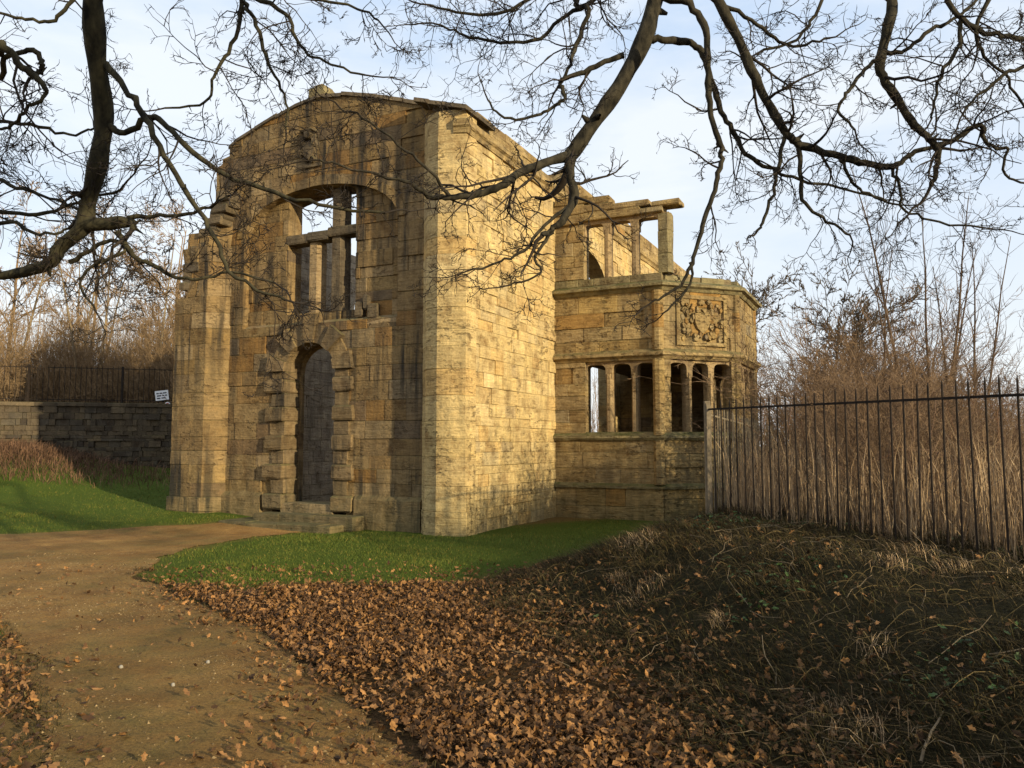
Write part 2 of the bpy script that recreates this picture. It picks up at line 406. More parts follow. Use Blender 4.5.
def path_mat():
    m, N, L, b = mat('earth_path'); pos, gm = position(N, L)
    n0 = noise(N, L, .55, 4, pos); n1 = noise(N, L, 3.0, 8, pos, .65); n2 = noise(N, L, 45, 6, pos, .7); n3 = noise(N, L, 160, 3, pos, .6)
    c = mix(N, L, (.25, .125, .032), (.40, .225, .068), ramp(N, L, n1, [(.3, g(0)), (.7, g(1))]))
    c = mix(N, L, c, (.12, .09, .022), math_(N, L, 'MULTIPLY', ramp(N, L, n0, [(.40, g(0)), (.60, g(1))]), ramp(N, L, n1, [(.35, g(.2)), (.65, g(.8))])))
    c = mix(N, L, c, ramp(N, L, n2, [(.3, g(.45)), (.5, g(1)), (.75, g(1.4))]), .95, 'MULTIPLY')
    n4 = noise(N, L, 1.3, 6, pos, .65); c = mix(N, L, c, ramp(N, L, n4, [(.35, (.70, .64, .58)), (.6, g(1.05))]), .9, 'MULTIPLY')
    c = mix(N, L, c, ramp(N, L, n3, [(.35, g(.7)), (.7, g(1.25))]), .8, 'MULTIPLY')
    L.new(c, b.inputs['Base Color'])
    bump(N, L, b, math_(N, L, 'ADD', math_(N, L, 'MULTIPLY', n1, .8), math_(N, L, 'ADD', n2, math_(N, L, 'MULTIPLY', n3, .5))), 1.0, .025)
    return m
M_PATH = path_mat()

# ------------------------------------------------------------------ terrain
def axis(a, b, step, lo, hi):
    core = np.arange(a, b+1e-6, step); out = []; x = a; d = step
    while x > lo: d *= 1.35; x -= d; out.append(max(x, lo))
    out2 = []; x = b; d = step
    while x < hi: d *= 1.35; x += d; out2.append(min(x, hi))
    return np.array(out[::-1]+list(core)+out2)
def grid_mesh(X, Y, Zf):
    gx, gy = np.meshgrid(X, Y); z = Zf(gx, gy); V = np.stack([gx, gy, z], -1).reshape(-1, 3)
    nx, ny = len(X), len(Y); i = np.arange(ny-1)[:, None]*nx; j = np.arange(nx-1)[None, :]
    return V, np.stack([i+j, i+j+1, i+nx+j+1, i+nx+j], -1).reshape(-1, 4)
GX = axis(-10, 9, .09, -700, 700); GY = axis(1.0, 20, .09, -120, 1400)
V, Fq = grid_mesh(GX, GY, height)
mb = MB(); mb.add(V, Fq); me = mb.mesh('ground')
wx, wy = warp(V[:, 0], V[:, 1])
def zones(x, y):
    wx, wy = warp(x, y)
    lawn = np.maximum(np.maximum(soft(wx, wy, LAWN_R, 3, .12), soft(wx, wy, LAWN_L, 3, .1)), .75*soft(wx, wy, LAWN_P, 3, .2))
    t = x-toe(y)
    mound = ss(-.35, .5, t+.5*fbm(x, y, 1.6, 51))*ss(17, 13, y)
    lit = (1-lawn)*(1-mound)*ss(12, 10, y)*ss(1.0, 3.0, y)*ss(-1.3, -.7, x+(y-4.1)*.72)
    return lawn*(1-mound), lit, mound
la, li, mo = zones(V[:, 0], V[:, 1])
at = me.color_attributes.new('zone', 'FLOAT_COLOR', 'POINT')
at.data.foreach_set('color', np.stack([la, li, mo, np.ones_like(la)], -1).astype(np.float32).ravel())
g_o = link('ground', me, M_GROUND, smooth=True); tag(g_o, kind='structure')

# the path: its own sheet following the ground
px_, py_ = np.concatenate([np.arange(-14, -6, .1), np.arange(-6, .4, .035)]), np.concatenate([np.arange(-2, 3, .2), np.arange(3, 17.2, .04)])
V, Fq = grid_mesh(px_, py_, lambda x, y: height(x, y)+.008-.03*ss(0, 1, vn(x, y, .8, 77)+.3)*0)
cx = V[Fq].mean(1); wx, wy = warp(cx[:, 0], cx[:, 1], .07, 2.5)
keep = inpoly(wx, wy, PATH); Fq = Fq[keep]
us, inv = np.unique(Fq, return_inverse=True)
mb = MB(); mb.add(V[us], inv.reshape(-1, 4)); o = mb.build('path', M_PATH, smooth=True); tag(o, kind='structure')

# ------------------------------------------------------------------ the ruined building
ANG = R(25.8)
CORNER = Vector((-.907, 14.116, 0))
U2 = (math.cos(ANG), -math.sin(ANG)); V2 = (math.sin(ANG), math.cos(ANG))
def to_world(x, y, z=0): return (CORNER.x+U2[0]*x+V2[0]*y, CORNER.y+U2[1]*x+V2[1]*y, z)
B = empty('ruined_chapel', CORNER, -ANG)
tag(B, 'roofless ruin of golden sandstone with arched doorway, gabled front and projecting bay window', 'building')

FD = .35                                   # the front wall stands back from the corner piers
MF = wall_map((0, FD), (1, 0), (0, -1))     # s = x (negative to the left)
gable = [(-6.35, 7.70), (-6.22, 7.74), (-6.22, 7.86), (-6.02, 7.90), (-6.02, 8.06), (-5.80, 8.17), (-5.3, 8.33), (-4.7, 8.52), (-4.2, 8.66), (-3.65, 8.74), (-3.0, 8.66), (-2.2, 8.46), (-1.5, 8.25), (-.7, 8.0), (.06, 7.78)]
gx_ = [p[0] for p in gable]; gz_ = [p[1] for p in gable]
def gtop(s): return float(np.interp(s, gx_, gz_))
AC, AH, AZ, AR = -3.56, 1.96, 6.0, .88
WA = arch_poly(AC-AH, AC+AH, 4.05, AZ, AR, 24)       # the great arch, later filled

# front wall outside the great arch
mb = MB(); blocks(mb, MF, -6.4, -.10, -.4, 8.95, .75, jit=.008)
cm = MB()
extr(cm, WA, MF, -.4, 1.2); 
extr(cm, arch_poly(-4.60, -2.72, -.8, 3.05, .90, 14), MF, -.4, 1.2)
extr(cm, [(-6.7, 7.6)]+[(s-.001*i, z) for i, (s, z) in enumerate(gable)]+[(.4, 7.6), (.4, 9.5), (-6.7, 9.5)], MF, -.4, 1.2)
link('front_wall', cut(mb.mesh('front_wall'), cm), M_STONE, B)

# stone filling of the great arch, set back, with the surviving window light
MI = wall_map((0, FD+.17), (1, 0), (0, -1))
mb = MB(); blocks(mb, MI, -5.7, -1.4, 3.9, 7.0, .42, hmin=.2, hmax=.33, jit=.012, rough=2)
cm = MB()
WO = [(-4.46, 4.30), (-2.72, 4.30), (-2.72, 7.1), (-4.46, 7.1)]
extr(cm, WO, MI, -.3, .9)
inner = arch_poly(AC-AH+.005, AC+AH-.005, 4.05, AZ, AR-.005, 24)
# everything outside the arch
ring = [(-6.5, 3.0), (-6.5, 8), (-.5, 8), (-.5, 3.0), (AC+AH-.005, 3.0)]+inner[2:]+[(AC-AH+.005, 3.0)]
extr(cm, ring, MI, -.3, .9)
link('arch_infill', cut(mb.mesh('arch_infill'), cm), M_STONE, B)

# arch ring of voussoirs standing proud
mb = MB(); n = 17
for i in range(n):
    t0, t1 = math.pi*(i+.012)/n, math.pi*(i+.988)/n
    q = []
    for t, k in ((t0, 0), (t1, 0), (t1, 1), (t0, 1)):
        w, r = (AH+.20*k, AR+.20*k); q.append((AC+w*math.cos(t), AZ+r*math.sin(t)))
    extr(mb, q, MF, -.022+random.uniform(-.008, .008), .32)
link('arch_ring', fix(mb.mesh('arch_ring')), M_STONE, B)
mb = MB(); sweep(mb, [(-5.50, FD), (-1.62, FD)], [(-.4, 3.95), (-.02, 3.95), (-.02, 4.03), (-.15, 4.12), (-.4, 4.12)]); link('window_sill', fix(mb.mesh('window_sill')), M_DRESS, B)

# the window light: mullions and a heavy transom
wf = MB(); prism(wf, [(-4.5, .70), (-2.68, .70), (-2.68, .92), (-4.5, .92)], 4.20, 4.31, .01)
wfo = link('front_window', fix(wf.mesh('front_window')), M_DARK, B)
mb = MB()
prism(mb, [(-3.40, .64), (-3.34, .56), (-3.14, .56), (-3.08, .64), (-3.08, .84), (-3.40, .84)], 4.25, 6.85, .012); link('mullion', fix(mb.mesh('mullion')), M_DARK, wfo)
mb = MB()
prism(mb, [(-4.00, .66), (-3.94, .59), (-3.76, .59), (-3.70, .66), (-3.70, .84), (-4.00, .84)], 4.25, 5.80, .012); link('mullion', fix(mb.mesh('mullion')), M_DRESS, wfo)
mb = MB()
for a, b_, z in ((-4.50, -3.95, 5.80), (-3.948, -3.42, 5.82), (-3.418, -2.69, 5.86)):
    prism(mb, [(a, .50), (b_, .50), (b_, .84), (a, .84)], z-.02, z+.17, .03, .012)
link('transom', fix(mb.mesh('transom')), M_DARK, wfo)
# broken stumps where the lost tracery stood
mb = MB()
for x, z, w in ((-2.56, 4.42, .16), (-2.40, 4.55, .09), (-2.22, 4.36, .2)):
    prism(mb, [(x-w/2, .40), (x+w/2, .40), (x+w/2, .56), (x-w/2, .56)], z-.3, z, .03, .015)
link('tracery_stump', fix(mb.mesh('tracery_stump')), M_DARK, B)

# doorway: rusticated blocks and voussoirs
ds = MB()
z = .30; k = 0
zz = [.30, .62, .92, 1.22, 1.50, 1.80, 2.08, 2.38, 2.66, 2.94, 3.10]
for k in range(len(zz)-1):
    big = k % 2 == 0
    for sgn in (-1, 1):
        xi = -4.30 if sgn < 0 else -3.04
        w = .47 if big else .34
        w += random.uniform(-.03, .03)
        xo = xi+sgn*w
        a, b_ = min(xi, xo), max(xi, xo)
        p = -.095 if big else -.025
        prism(ds, [(a, FD+p), (b_, FD+p), (b_, FD+.42), (a, FD+.42)], zz[k]+.002, zz[k+1]-.002, .035 if big else .016, .014)
nv = 9
for i in range(nv):
    t0, t1 = math.pi*(i+.01)/nv, math.pi*(i+.99)/nv
    big = i % 2 == 0
    q = []
    for t, kk in ((t0, 0), (t1, 0), (t1, 1), (t0, 1)):
        w = .63+(.46 if big else .36)*kk; r = .56+(.46 if big else .38)*kk
        if i == nv//2: r += .12*kk
        q.append((-3.67+w*math.cos(t), 3.10+r*math.sin(t)))
    extr(ds, q, MF, -.10 if big else -.035, .42)
dso = link('door_surround', fix(ds.mesh('door_surround')), M_DOOR, B)
mb = MB(); prism(mb, [(-4.32, FD-.05), (-3.02, FD-.05), (-3.02, FD+.75), (-4.32, FD+.75)], .05, .44, .015); link('threshold', fix(mb.mesh('threshold')), M_DRESS, B)
# inner reveal behind the blocks
mb = MB()
MR = wall_map((0, FD+.425), (1, 0), (0, -1)); blocks(mb, MR, -4.68, -2.60, -.3, 4.05, .12, hmin=.25, hmax=.4)
cm = MB(); extr(cm, arch_poly(-4.27, -3.07, -.8, 3.10, .53, 14), MR, -.3, .6); 
link('door_reveal', cut(mb.mesh('door_reveal'), cm), M_STONE, B)

# steps
mb = MB()
for (x0, x1, y0, z0, z1) in ((-5.05, -2.35, -.62, -.3, .13), (-4.55, -2.15, -.22, .0, .27)):
    s = x0
    while s < x1-.05:
        e = min(x1, s+random.uniform(.6, 1.0)); e = x1 if x1-e < .25 else e
        prism(mb, [(s+.002, y0), (e-.002, y0), (e-.002, FD-.16), (s+.002, FD-.16)], z0, z1+random.uniform(-.008, .008), .025, .008); s = e
link('doorstep', fix(mb.mesh('doorstep')), M_DOOR, B)

# plinth along the front
for a, b_ in ((-6.02, -4.86), (-2.50, -1.0)):
    mb = MB(); sweep(mb, [(a, FD), (b_, FD)], [(-.1, -.4), (.07, -.4), (.07, .55), (.0, .64), (-.1, .64)])
    link('plinth', fix(mb.mesh('plinth')), M_STONE, B)

# corner piers (half-octagonal)
def pier(name, poly, z1, keep=None, mat_=M_STONE, base=.05):
    mb = MB(); z = -.4; P = np.array(poly); c = P.mean(0)
    while z < z1-.05:
        h = random.uniform(.30, .52); h = z1-z if z+h > z1-.15 else h
        sc = 1+random.uniform(-.006, .006)+(base if z+h/2 < .35 else 0)
        q = c+(P-c)*sc
        prism(mb, q, z+.0007, z+h-.0007, random.uniform(.005, .012), .004)
        z += h
    return link(name, fix(mb.mesh(name)), mat_, B)
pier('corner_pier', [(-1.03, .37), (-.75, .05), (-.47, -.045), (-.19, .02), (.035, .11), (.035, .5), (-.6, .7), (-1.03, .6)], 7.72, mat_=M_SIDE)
# left pier: plain front with a canted face, broken away at the top
mb = MB()
z = -.4
while z < 6.9:
    h = random.uniform(.28, .42)
    zc = z+h/2
    xl = -7.12 if zc < 4.95 else float(np.interp(zc, [4.95, 5.25, 5.3, 5.9, 6.3, 6.9], [-6.82, -6.86, -6.98, -6.90, -6.45, -6.05]))+random.uniform(-.08, .08)
    if 4.9 < zc < 5.2: xl = -6.75
    xs = xl
    sp = max(xl+.25, -6.55+random.uniform(-.1, .1))
    for a, b_ in ((xl, sp), (sp, None)):
        if b_ is None:
            if a > -6.0: continue
            pol = [(a+.001, .0), (-6.20, .0), (-5.86, .36), (-5.86, .9), (a+.001, .9)] if a < -6.25 else [(a+.001, .12), (-5.86, .36), (-5.86, .9), (a+.001, .9)]
        else:
            if b_ > -5.9: continue
            pol = [(a, .0 if b_ < -6.2 else .1), (b_-.001, .0 if b_ < -6.2 else .1), (b_-.001, .9), (a, .9)]
        if zc < .45:
            pol = [(x-.03 if x == xl else x, y-.05 if y < .3 else y) for x, y in pol]
        prism(mb, pol, z+.0007, z+h-.0007, random.uniform(.006, .012), .006 if zc < 4.9 else .03)
    z += h
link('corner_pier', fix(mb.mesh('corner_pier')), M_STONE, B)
# dark broken stones at the head of the left pier
mb = MB()
for i in range(16):
    t = i/15; zc = 5.05+1.85*t; xc = -6.80+.95*t**1.3
    w = random.uniform(.16, .3); 
    prism(mb, [(xc-w*.5, -.06+random.uniform(0, .1)), (xc+w, -.04+random.uniform(0, .1)), (xc+w, .5), (xc-w*.5, .5)], zc-.12, zc+random.uniform(.04, .11), .03, .02)
link('broken_stonework', fix(mb.mesh('broken_stonework')), M_DARK, B)

# gable coping with moss, apex block
mb = MB()
seg = [p for p in gable if p[0] > -6.03]+[(.10, 7.77)]
seg = [p for p in seg if p != (.06, 7.78)]
seg.insert(-1, (-1.02, 8.095))
seg.sort()
for (a, za), (b_, zb) in zip(seg[1:-1], seg[2:]):
    k = 2 if b_-a > .5 else 1
    for i in range(k):
        s0, s1 = a+(b_-a)*i/k, a+(b_-a)*(i+1)/k; q0, q1 = za+(zb-za)*i/k, za+(zb-za)*(i+1)/k
        dz = random.uniform(-.02, .02)
        yf = FD-.05 if s1 < -1.0 else -.06; q0, q1 = (q0, q1) if s1 < -1.0 else (q0-.085, q1-.085)
        V = [(s0+.002, yf, q0-.01+dz), (s1-.002, yf, q1-.01+dz), (s1-.002, FD+.8, q1-.01+dz), (s0+.002, FD+.8, q0-.01+dz)]
        V += [(x, y+(.03 if y < FD+.3 else -.03), z_+.085) for x, y, z_ in V]
        mb.poly(V, [[3, 2, 1, 0], [4, 5, 6, 7], [0, 1, 5, 4], [1, 2, 6, 5], [2, 3, 7, 6], [3, 0, 4, 7]])
link('gable_coping', fix(mb.mesh('gable_coping')), M_DARK, B)
mb = MB(); prism(mb, [(-3.84, FD-.02), (-3.44, FD-.02), (-3.46, FD+.5), (-3.82, FD+.5)], 8.70, 8.98, .03, .015); prism(mb, [(-3.76, FD+.05), (-3.54, FD+.05), (-3.54, FD+.4), (-3.76, FD+.4)], 8.982, 9.06, .03, .015)
link('apex_stone', fix(mb.mesh('apex_stone')), M_MOSS, B)

def chip(mb, M, cs, cz, rx, rz, d, n=7, base=.01):
    a0 = random.uniform(0, 6.28); o_ = [(cs+rx*math.cos(a0+t)*random.uniform(.6, 1.15), cz+rz*math.sin(a0+t)*random.uniform(.6, 1.15)) for t in np.arange(n)*2*math.pi/n]
    V = [M(x, base, z) for x, z in o_]+[M(cs+(x-cs)*.72, -d*random.uniform(.6, 1.1), cz+(z-cz)*.72) for x, z in o_]
    mb.poly(V, [[i, (i+1) % n, n+(i+1) % n, n+i] for i in range(n)]+[[n+i for i in range(n)]])
def shield(mb, M, cs, cz, w, h, d):
    o_ = [(-w, h*.8), (0, h*.86), (w, h*.8), (w, 0), (w*.7, -h*.5), (0, -h), (-w*.7, -h*.5), (-w, 0)]
    V = [M(cs+x, .01, cz+z) for x, z in o_]+[M(cs+x*.9, -d, cz+z*.9) for x, z in o_]; n = 8
    mb.poly(V, [[i, (i+1) % n, n+(i+1) % n, n+i] for i in range(n)]+[[n+i for i in range(n)]])
# weathered armorial tablet: a worn shield under a hood, nothing legible
mb = MB()
TX, TZ = -.30, .20
prism(mb, [(-3.74+TX, FD-.05), (-3.16+TX, FD-.05), (-3.16+TX, FD+.1), (-3.74+TX, FD+.1)], 7.08+TZ, 7.16+TZ, .015, .008)
for k in range(34):
    t = random.uniform(0, 6.28); rr = random.uniform(.5, 1); chip(mb, MF, -3.76+.22*rr*math.cos(t), 7.72+.34*rr*math.sin(t), random.uniform(.05, .10), random.uniform(.05, .13), random.uniform(.04, .13))
shield(mb, MF, -3.76, 7.62, .16, .22, .10); chip(mb, MF, -3.76, 7.95, .15, .1, .17); chip(mb, MF, -3.76, 8.04, .26, .05, .15)
link('armorial_tablet', fix(mb.mesh('armorial_tablet')), M_DARK, B)

# side wall: long wall with the great arch into the bay
MS = wall_map((0, .14), (0, 1), (1, 0)); random.seed(21)
def side_top(s):
    y = s+.14
    return 7.16 if y < 5.1 else 7.75
mb = MB(); blocks(mb, MS, 0, 19.8, -.4, 7.29, .42, jit=.011, rough=2.2, lmin=.24, lmax=.68, hmin=.15, hmax=.31)
cm = MB(); extr(cm, arch_poly(4.58, 8.22, .35, 4.75, 1.78, 20), MS, -.3, 1.1)
extr(cm, arch_poly(12, 13.5, 1.6, 4.6, .75, 14), MS, -.3, 1.1)
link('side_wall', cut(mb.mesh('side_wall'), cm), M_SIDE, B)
mb = MB()
prf = lambda z: [(-.2, z-.02), (.03, z-.02), (.05, z+.06), (.10, z+.10), (.105, z+.2), (.01, z+.25), (-.2, z+.25)]
sweep(mb, [(-.19, .03), (.03, .115), (.0, .5), (.0, 4.95)], prf(7.3))
sweep(mb, [(0, 5.05), (0, 19.8)], prf(7.3))
link('cornice', fix(mb.mesh('cornice')), M_BAY, B)
mb = MB(); blocks(mb, wall_map((-.06, .7), (0, 1), (1, 0)), 0, 4.3, 7.55, 7.92, .5, top=lambda s: 7.98 if s < 1.2 else 7.86 if s < 3.1 else 7.74, hmin=.16, hmax=.2, lmin=.6, lmax=1.1, jit=.01)
blocks(mb, wall_map((-.06, 5.1), (0, 1), (1, 0)), 0, 14.8, 7.55, 8.12, .5, hmin=.24, hmax=.3, lmin=.6, lmax=1.1, jit=.01)
pass
link('parapet', fix(mb.mesh('parapet')), M_BAY, B)

# the shell behind: left wall, remains of the far wall
ML = wall_map((-6.25, 17.0), (0, -1), (-1, 0))
def left_top(s):
    y = 17.0-s
    return 6.5+.25*math.sin(y*2.1) if y < 9 else 6.2-.35*(y-9)+.3*math.sin(y*2.7)
mb = MB(); blocks(mb, ML, 0, 15.8, -.4, 7.4, .7, top=left_top, jit=.03, rough=5, hmin=.16, hmax=.3, lmin=.25, lmax=.6)
cm = MB(); extr(cm, arch_poly(11.35, 12.75, 3.6, 5.1, .5, 12), ML, -.3, 1.0); extr(cm, arch_poly(5.5, 7, 2.2, 4.2, .7, 12), ML, -.3, 1.0)
link('left_wall', cut(mb.mesh('left_wall'), cm), M_INNER, B)
ME = wall_map((-.8, 20.0), (-1, 0), (0, 1))
mb = MB(); blocks(mb, ME, 0, 5.1, -.4, 4.0, .7, top=lambda s: .7+.6*abs(math.sin(s*1.3)), jit=.012, rough=2)
link('far_wall', fix(mb.mesh('far_wall')), M_STONE, B)

# ---- the bay
P0 = np.array([-.02, 4.33]); P1 = np.array([2.47, 4.33])
ca = R(45); P2 = P1+1.92*np.array([math.cos(ca), math.sin(ca)]); P3 = P2+np.array([0, 2.3]); P4 = P3+1.92*np.array([-math.cos(ca), math.sin(ca)]); P5 = np.array([-.02, P4[1]])
BP = [P0, P1, P2, P3, P4, P5]
bay = empty('bay', (0, 0, 0)); bay.parent = B
def face(i):
    a, b_ = BP[i], BP[i+1]; e = (b_-a); l = np.linalg.norm(e); e = e/l; return wall_map(a, e, (e[1], -e[0])), l
TH = .36
lights = {0: [(.74, 1.20), (1.35, 1.78), (1.92, 2.34)], 1: [(.20, .62), (.76, 1.16), (1.30, 1.72)], 2: [(.22, .70), (.86, 1.42), (1.58, 2.06)], 3: [(.20, .62), (.76, 1.16), (1.30, 1.72)]}
ZS, ZH = 1.84, 3.42
mbw = MB(); cmw = MB()
for i in range(5):
    Mi, l = face(i)
    t = TH*math.tan(R(22.5)) if i in (1, 2, 3) else 0
    a = .012 if i else 0
    for z0, z1, th in ((-.4, .68, TH+.02), (.76, 1.72, TH), (1.78, 3.44, TH), (3.60, 4.93, TH)):
        blocks(mbw, Mi, a+.01, l-.012, z0, z1, th, hmin=.26, hmax=.36, lmin=.45, lmax=1.2, jit=.008, rough=1.6)
    if i in lights:
        s0, s1 = lights[i][0][0], lights[i][-1][1]
        extr(cmw, [(s0, ZS), (s1, ZS), (s1, 3.43), (s0, 3.43)], Mi, -.2, .8)
link('bay_wall', cut(mbw.mesh('bay_wall'), cmw), M_BAY, B)
# angle shafts at the corners (cover the block joints)
for p in BP[1:5]:
    mb = MB()
    c = p+np.array([-.085, .0]) if p[1] < 5.5 and p[0] < 3 else p+np.array([-.09, 0.03 if p[1] < 7 else -.03])
    for z0, z1 in ((.76, 1.70), (1.8, 3.44), (3.62, 4.92)):
        z = z0
        while z < z1-.02:
            h = min(random.uniform(.4, .6), z1-z); h = z1-z if z1-z-h < .2 else h
            prism(mb, [(c[0]+.125*math.cos(t), c[1]+.125*math.sin(t)) for t in np.arange(8)*math.pi/4+.39], z+.001, z+h-.001, .008, .003); z += h
    link('angle_shaft', fix(mb.mesh('angle_shaft')), M_BAY, B)
# window heads and mullions
for i in lights:
    Mi, l = face(i)
    wm = MB(); s0, s1 = lights[i][0][0]-.03, lights[i][-1][1]+.03
    extr(wm, [(s0, 3.06), (s1, 3.06), (s1, 3.45), (s0, 3.45)], Mi, .05, .30)
    cm = MB()
    for a, b_ in lights[i]: extr(cm, head_poly(a, b_, 2.9, 3.17, .20), Mi, -.2, .8)
    wo_ = link('bay_window', cut(wm.mesh('bay_window'), cm), M_DRESS, B)
    for (a0, a1), (b0, b1) in zip(lights[i][:-1], lights[i][1:]):
        m_ = MB(); q = [Mi(s, d, 0)[:2] for s, d in ((a1, .10), (a1+.04, .03), (b0-.04, .03), (b0, .10), (b0, .26), (b0-.04, .32), (a1+.04, .32), (a1, .26))]
        prism(m_, q, 1.80, 3.16, .004, .002); link('mullion', fix(m_.mesh('mullion')), M_DRESS, wo_)
# strings and ledges
mb = MB(); full = BP
sweep(mb, full, [(-.3, .67), (.05, .67), (.06, .72), (.0, .78), (-.3, .78)]); link('base_moulding', fix(mb.mesh('base_moulding')), M_MOSS, B)
mb = MB(); sweep(mb, full, [(-.3, 1.70), (.05, 1.70), (.09, 1.75), (.09, 1.80), (-.02, 1.88), (-.34, 1.88)]); link('bay_sill', fix(mb.mesh('bay_sill')), M_MOSS, B)
mb = MB(); sweep(mb, full, [(-.3, 3.43), (.02, 3.43), (.06, 3.48), (.12, 3.52), (.12, 3.58), (.0, 3.66), (-.3, 3.66)]); link('string_course', fix(mb.mesh('string_course')), M_BAY, B)
mb = MB(); sweep(mb, full, [(-.35, 4.91), (.03, 4.91), (.08, 4.97), (.16, 5.00), (.17, 5.06), (.02, 5.13), (-.35, 5.13)]); link('bay_cornice', fix(mb.mesh('bay_cornice')), M_MOSS, B)
# broken parapet on the bay
mb = MB()
for i in (1, 2, 3):
    Mi, l = face(i)
    blocks(mb, wall_map(*[(BP[i]+np.array([-.05, .05])), (BP[i+1]-BP[i])/l, ((BP[i+1]-BP[i])[1]/l, -(BP[i+1]-BP[i])[0]/l)]), .12, l-.1, 5.12, 5.27, .26, hmin=.14, hmax=.16, lmin=.3, lmax=.7, jit=.02, rough=3, top=lambda s: 5.3+.08*math.sin(s*7))
Mi, l = face(0); blocks(mb, Mi, .02, 2.5, 5.132, 5.30, .34, hmin=.16, hmax=.17, lmin=.5, lmax=.9, jit=.01)
link('bay_parapet', fix(mb.mesh('bay_parapet')), M_MOSS, B)
# bay floor between the storeys
mb = MB(); q = np.array(BP); c = q.mean(0); prism(mb, [tuple(c+(p-c)*.88) for p in BP], 3.50, 3.58, .01); link('bay_ceiling', fix(mb.mesh('bay_ceiling')), M_DARK, B)
# upper tier of the bay: jamb, posts and a broken lintel over the front face
mb = MB(); blocks(mb, Mi, .02, .72, 5.31, 6.56, TH, hmin=.26, hmax=.34, lmin=.4, lmax=.7, jit=.012, rough=2); link('upper_jamb', fix(mb.mesh('upper_jamb')), M_BAY, B)
uw = MB()
extr(uw, [(.70, 6.30), (2.66, 6.30), (2.66, 6.62), (.70, 6.62)], Mi, .05, .30)
cm = MB()
for a, b_ in ((.74, 1.17), (1.34, 1.80), (1.97, 2.42)): extr(cm, head_poly(a, b_, 6.0, 6.42, .12, 14, .4), Mi, -.2, .8)
uwo = link('upper_window', cut(uw.mesh('upper_window'), cm), M_DRESS, B)
for a, b_ in ((1.18, 1.33), (1.81, 1.96)):
    m_ = MB(); q = [Mi(s, d, 0)[:2] for s, d in ((a, .10), (a+.04, .04), (b_-.04, .04), (b_, .10), (b_, .25), (b_-.04, .31), (a+.04, .31), (a, .25))]
    prism(m_, q, 5.30, 6.40, .004, .002); link('mullion', fix(m_.mesh('mullion')), M_DRESS, uwo)
m_ = MB(); z = 5.30
for h in (.42, .5, .38): 
    q = [Mi(s, d, 0)[:2] for s, d in ((2.42, .02), (2.64, .0), (2.70, .08), (2.68, .34), (2.44, .36))]; prism(m_, q, z, z+h-.002, .012, .012); z += h
link('end_post', fix(m_.mesh('end_post')), M_MOSS, uwo)
m_ = MB()
for a, b_, z0, z1 in ((.0, .62, 6.57, 6.78), (.622, 1.30, 6.62, 6.80), (1.302, 2.05, 6.62, 6.79), (2.052, 2.55, 6.62, 6.74), (2.30, 2.92, 6.742, 6.86), (.0, .75, 6.785, 7.02), (.752, 1.45, 6.805, 6.98), (1.452, 2.25, 6.795, 6.93), (.05, .85, 7.022, 7.20), (.86, 1.35, 6.985, 7.14)):
    q = [Mi(s, d, 0)[:2] for s, d in ((a, -.06), (b_, -.06), (b_, .36), (a, .36))]; prism(m_, q, z0, z1, .02, .012)
link('lintel', fix(m_.mesh('lintel')), M_BAY, B)
# weathered carved panel on the canted face
mb = MB(); Mi, l = face(1)
for q in ([(.42, 3.74), (1.52, 3.74), (1.52, 3.82), (.42, 3.82)], [(.42, 4.76), (1.52, 4.76), (1.52, 4.84), (.42, 4.84)], [(.34, 3.74), (.418, 3.74), (.418, 4.84), (.34, 4.84)], [(1.522, 3.74), (1.60, 3.74), (1.60, 4.84), (1.522, 4.84)]): extr(mb, q, Mi, -.04, .1)
shield(mb, Mi, .98, 4.25, .21, .27, .055)
for k in range(60):
    sg_ = random.choice((-1, 1)); cs = .98+sg_*random.uniform(.2, .5); cz = random.uniform(3.88, 4.70)
    if random.random() < .25: cs, cz = .98+random.uniform(-.2, .2), random.choice((random.uniform(3.86, 3.98), random.uniform(4.52, 4.72)))
    chip(mb, Mi, cs, cz, random.uniform(.04, .09), random.uniform(.05, .14), random.uniform(.02, .09))
link('carved_panel', fix(mb.mesh('carved_panel')), M_BAY, B)
bpy.data.objects.remove(bay)

# ------------------------------------------------------------------ old wall at the back left, railing, sign
W0, W1 = np.array([-17.0, 22.6]), np.array([-7.0, 25.4])
e = (W1-W0)/np.linalg.norm(W1-W0); LW = float(np.linalg.norm(W1-W0))
MW = wall_map(W0, e, (e[1], -e[0]))
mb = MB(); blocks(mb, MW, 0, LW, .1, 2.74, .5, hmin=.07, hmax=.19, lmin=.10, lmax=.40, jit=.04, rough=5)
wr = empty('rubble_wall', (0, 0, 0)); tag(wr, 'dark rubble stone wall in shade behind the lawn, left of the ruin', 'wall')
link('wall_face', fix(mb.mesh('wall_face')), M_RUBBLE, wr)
mb = MB(); blocks(mb, wall_map(W0-.04*np.array([e[1], -e[0]])*-1, e, (e[1], -e[0])), 0, LW, 2.742, 2.86, .6, hmin=.11, hmax=.12, lmin=.5, lmax=1, jit=.02)
link('coping', fix(mb.mesh('coping')), M_RUBBLE, wr)

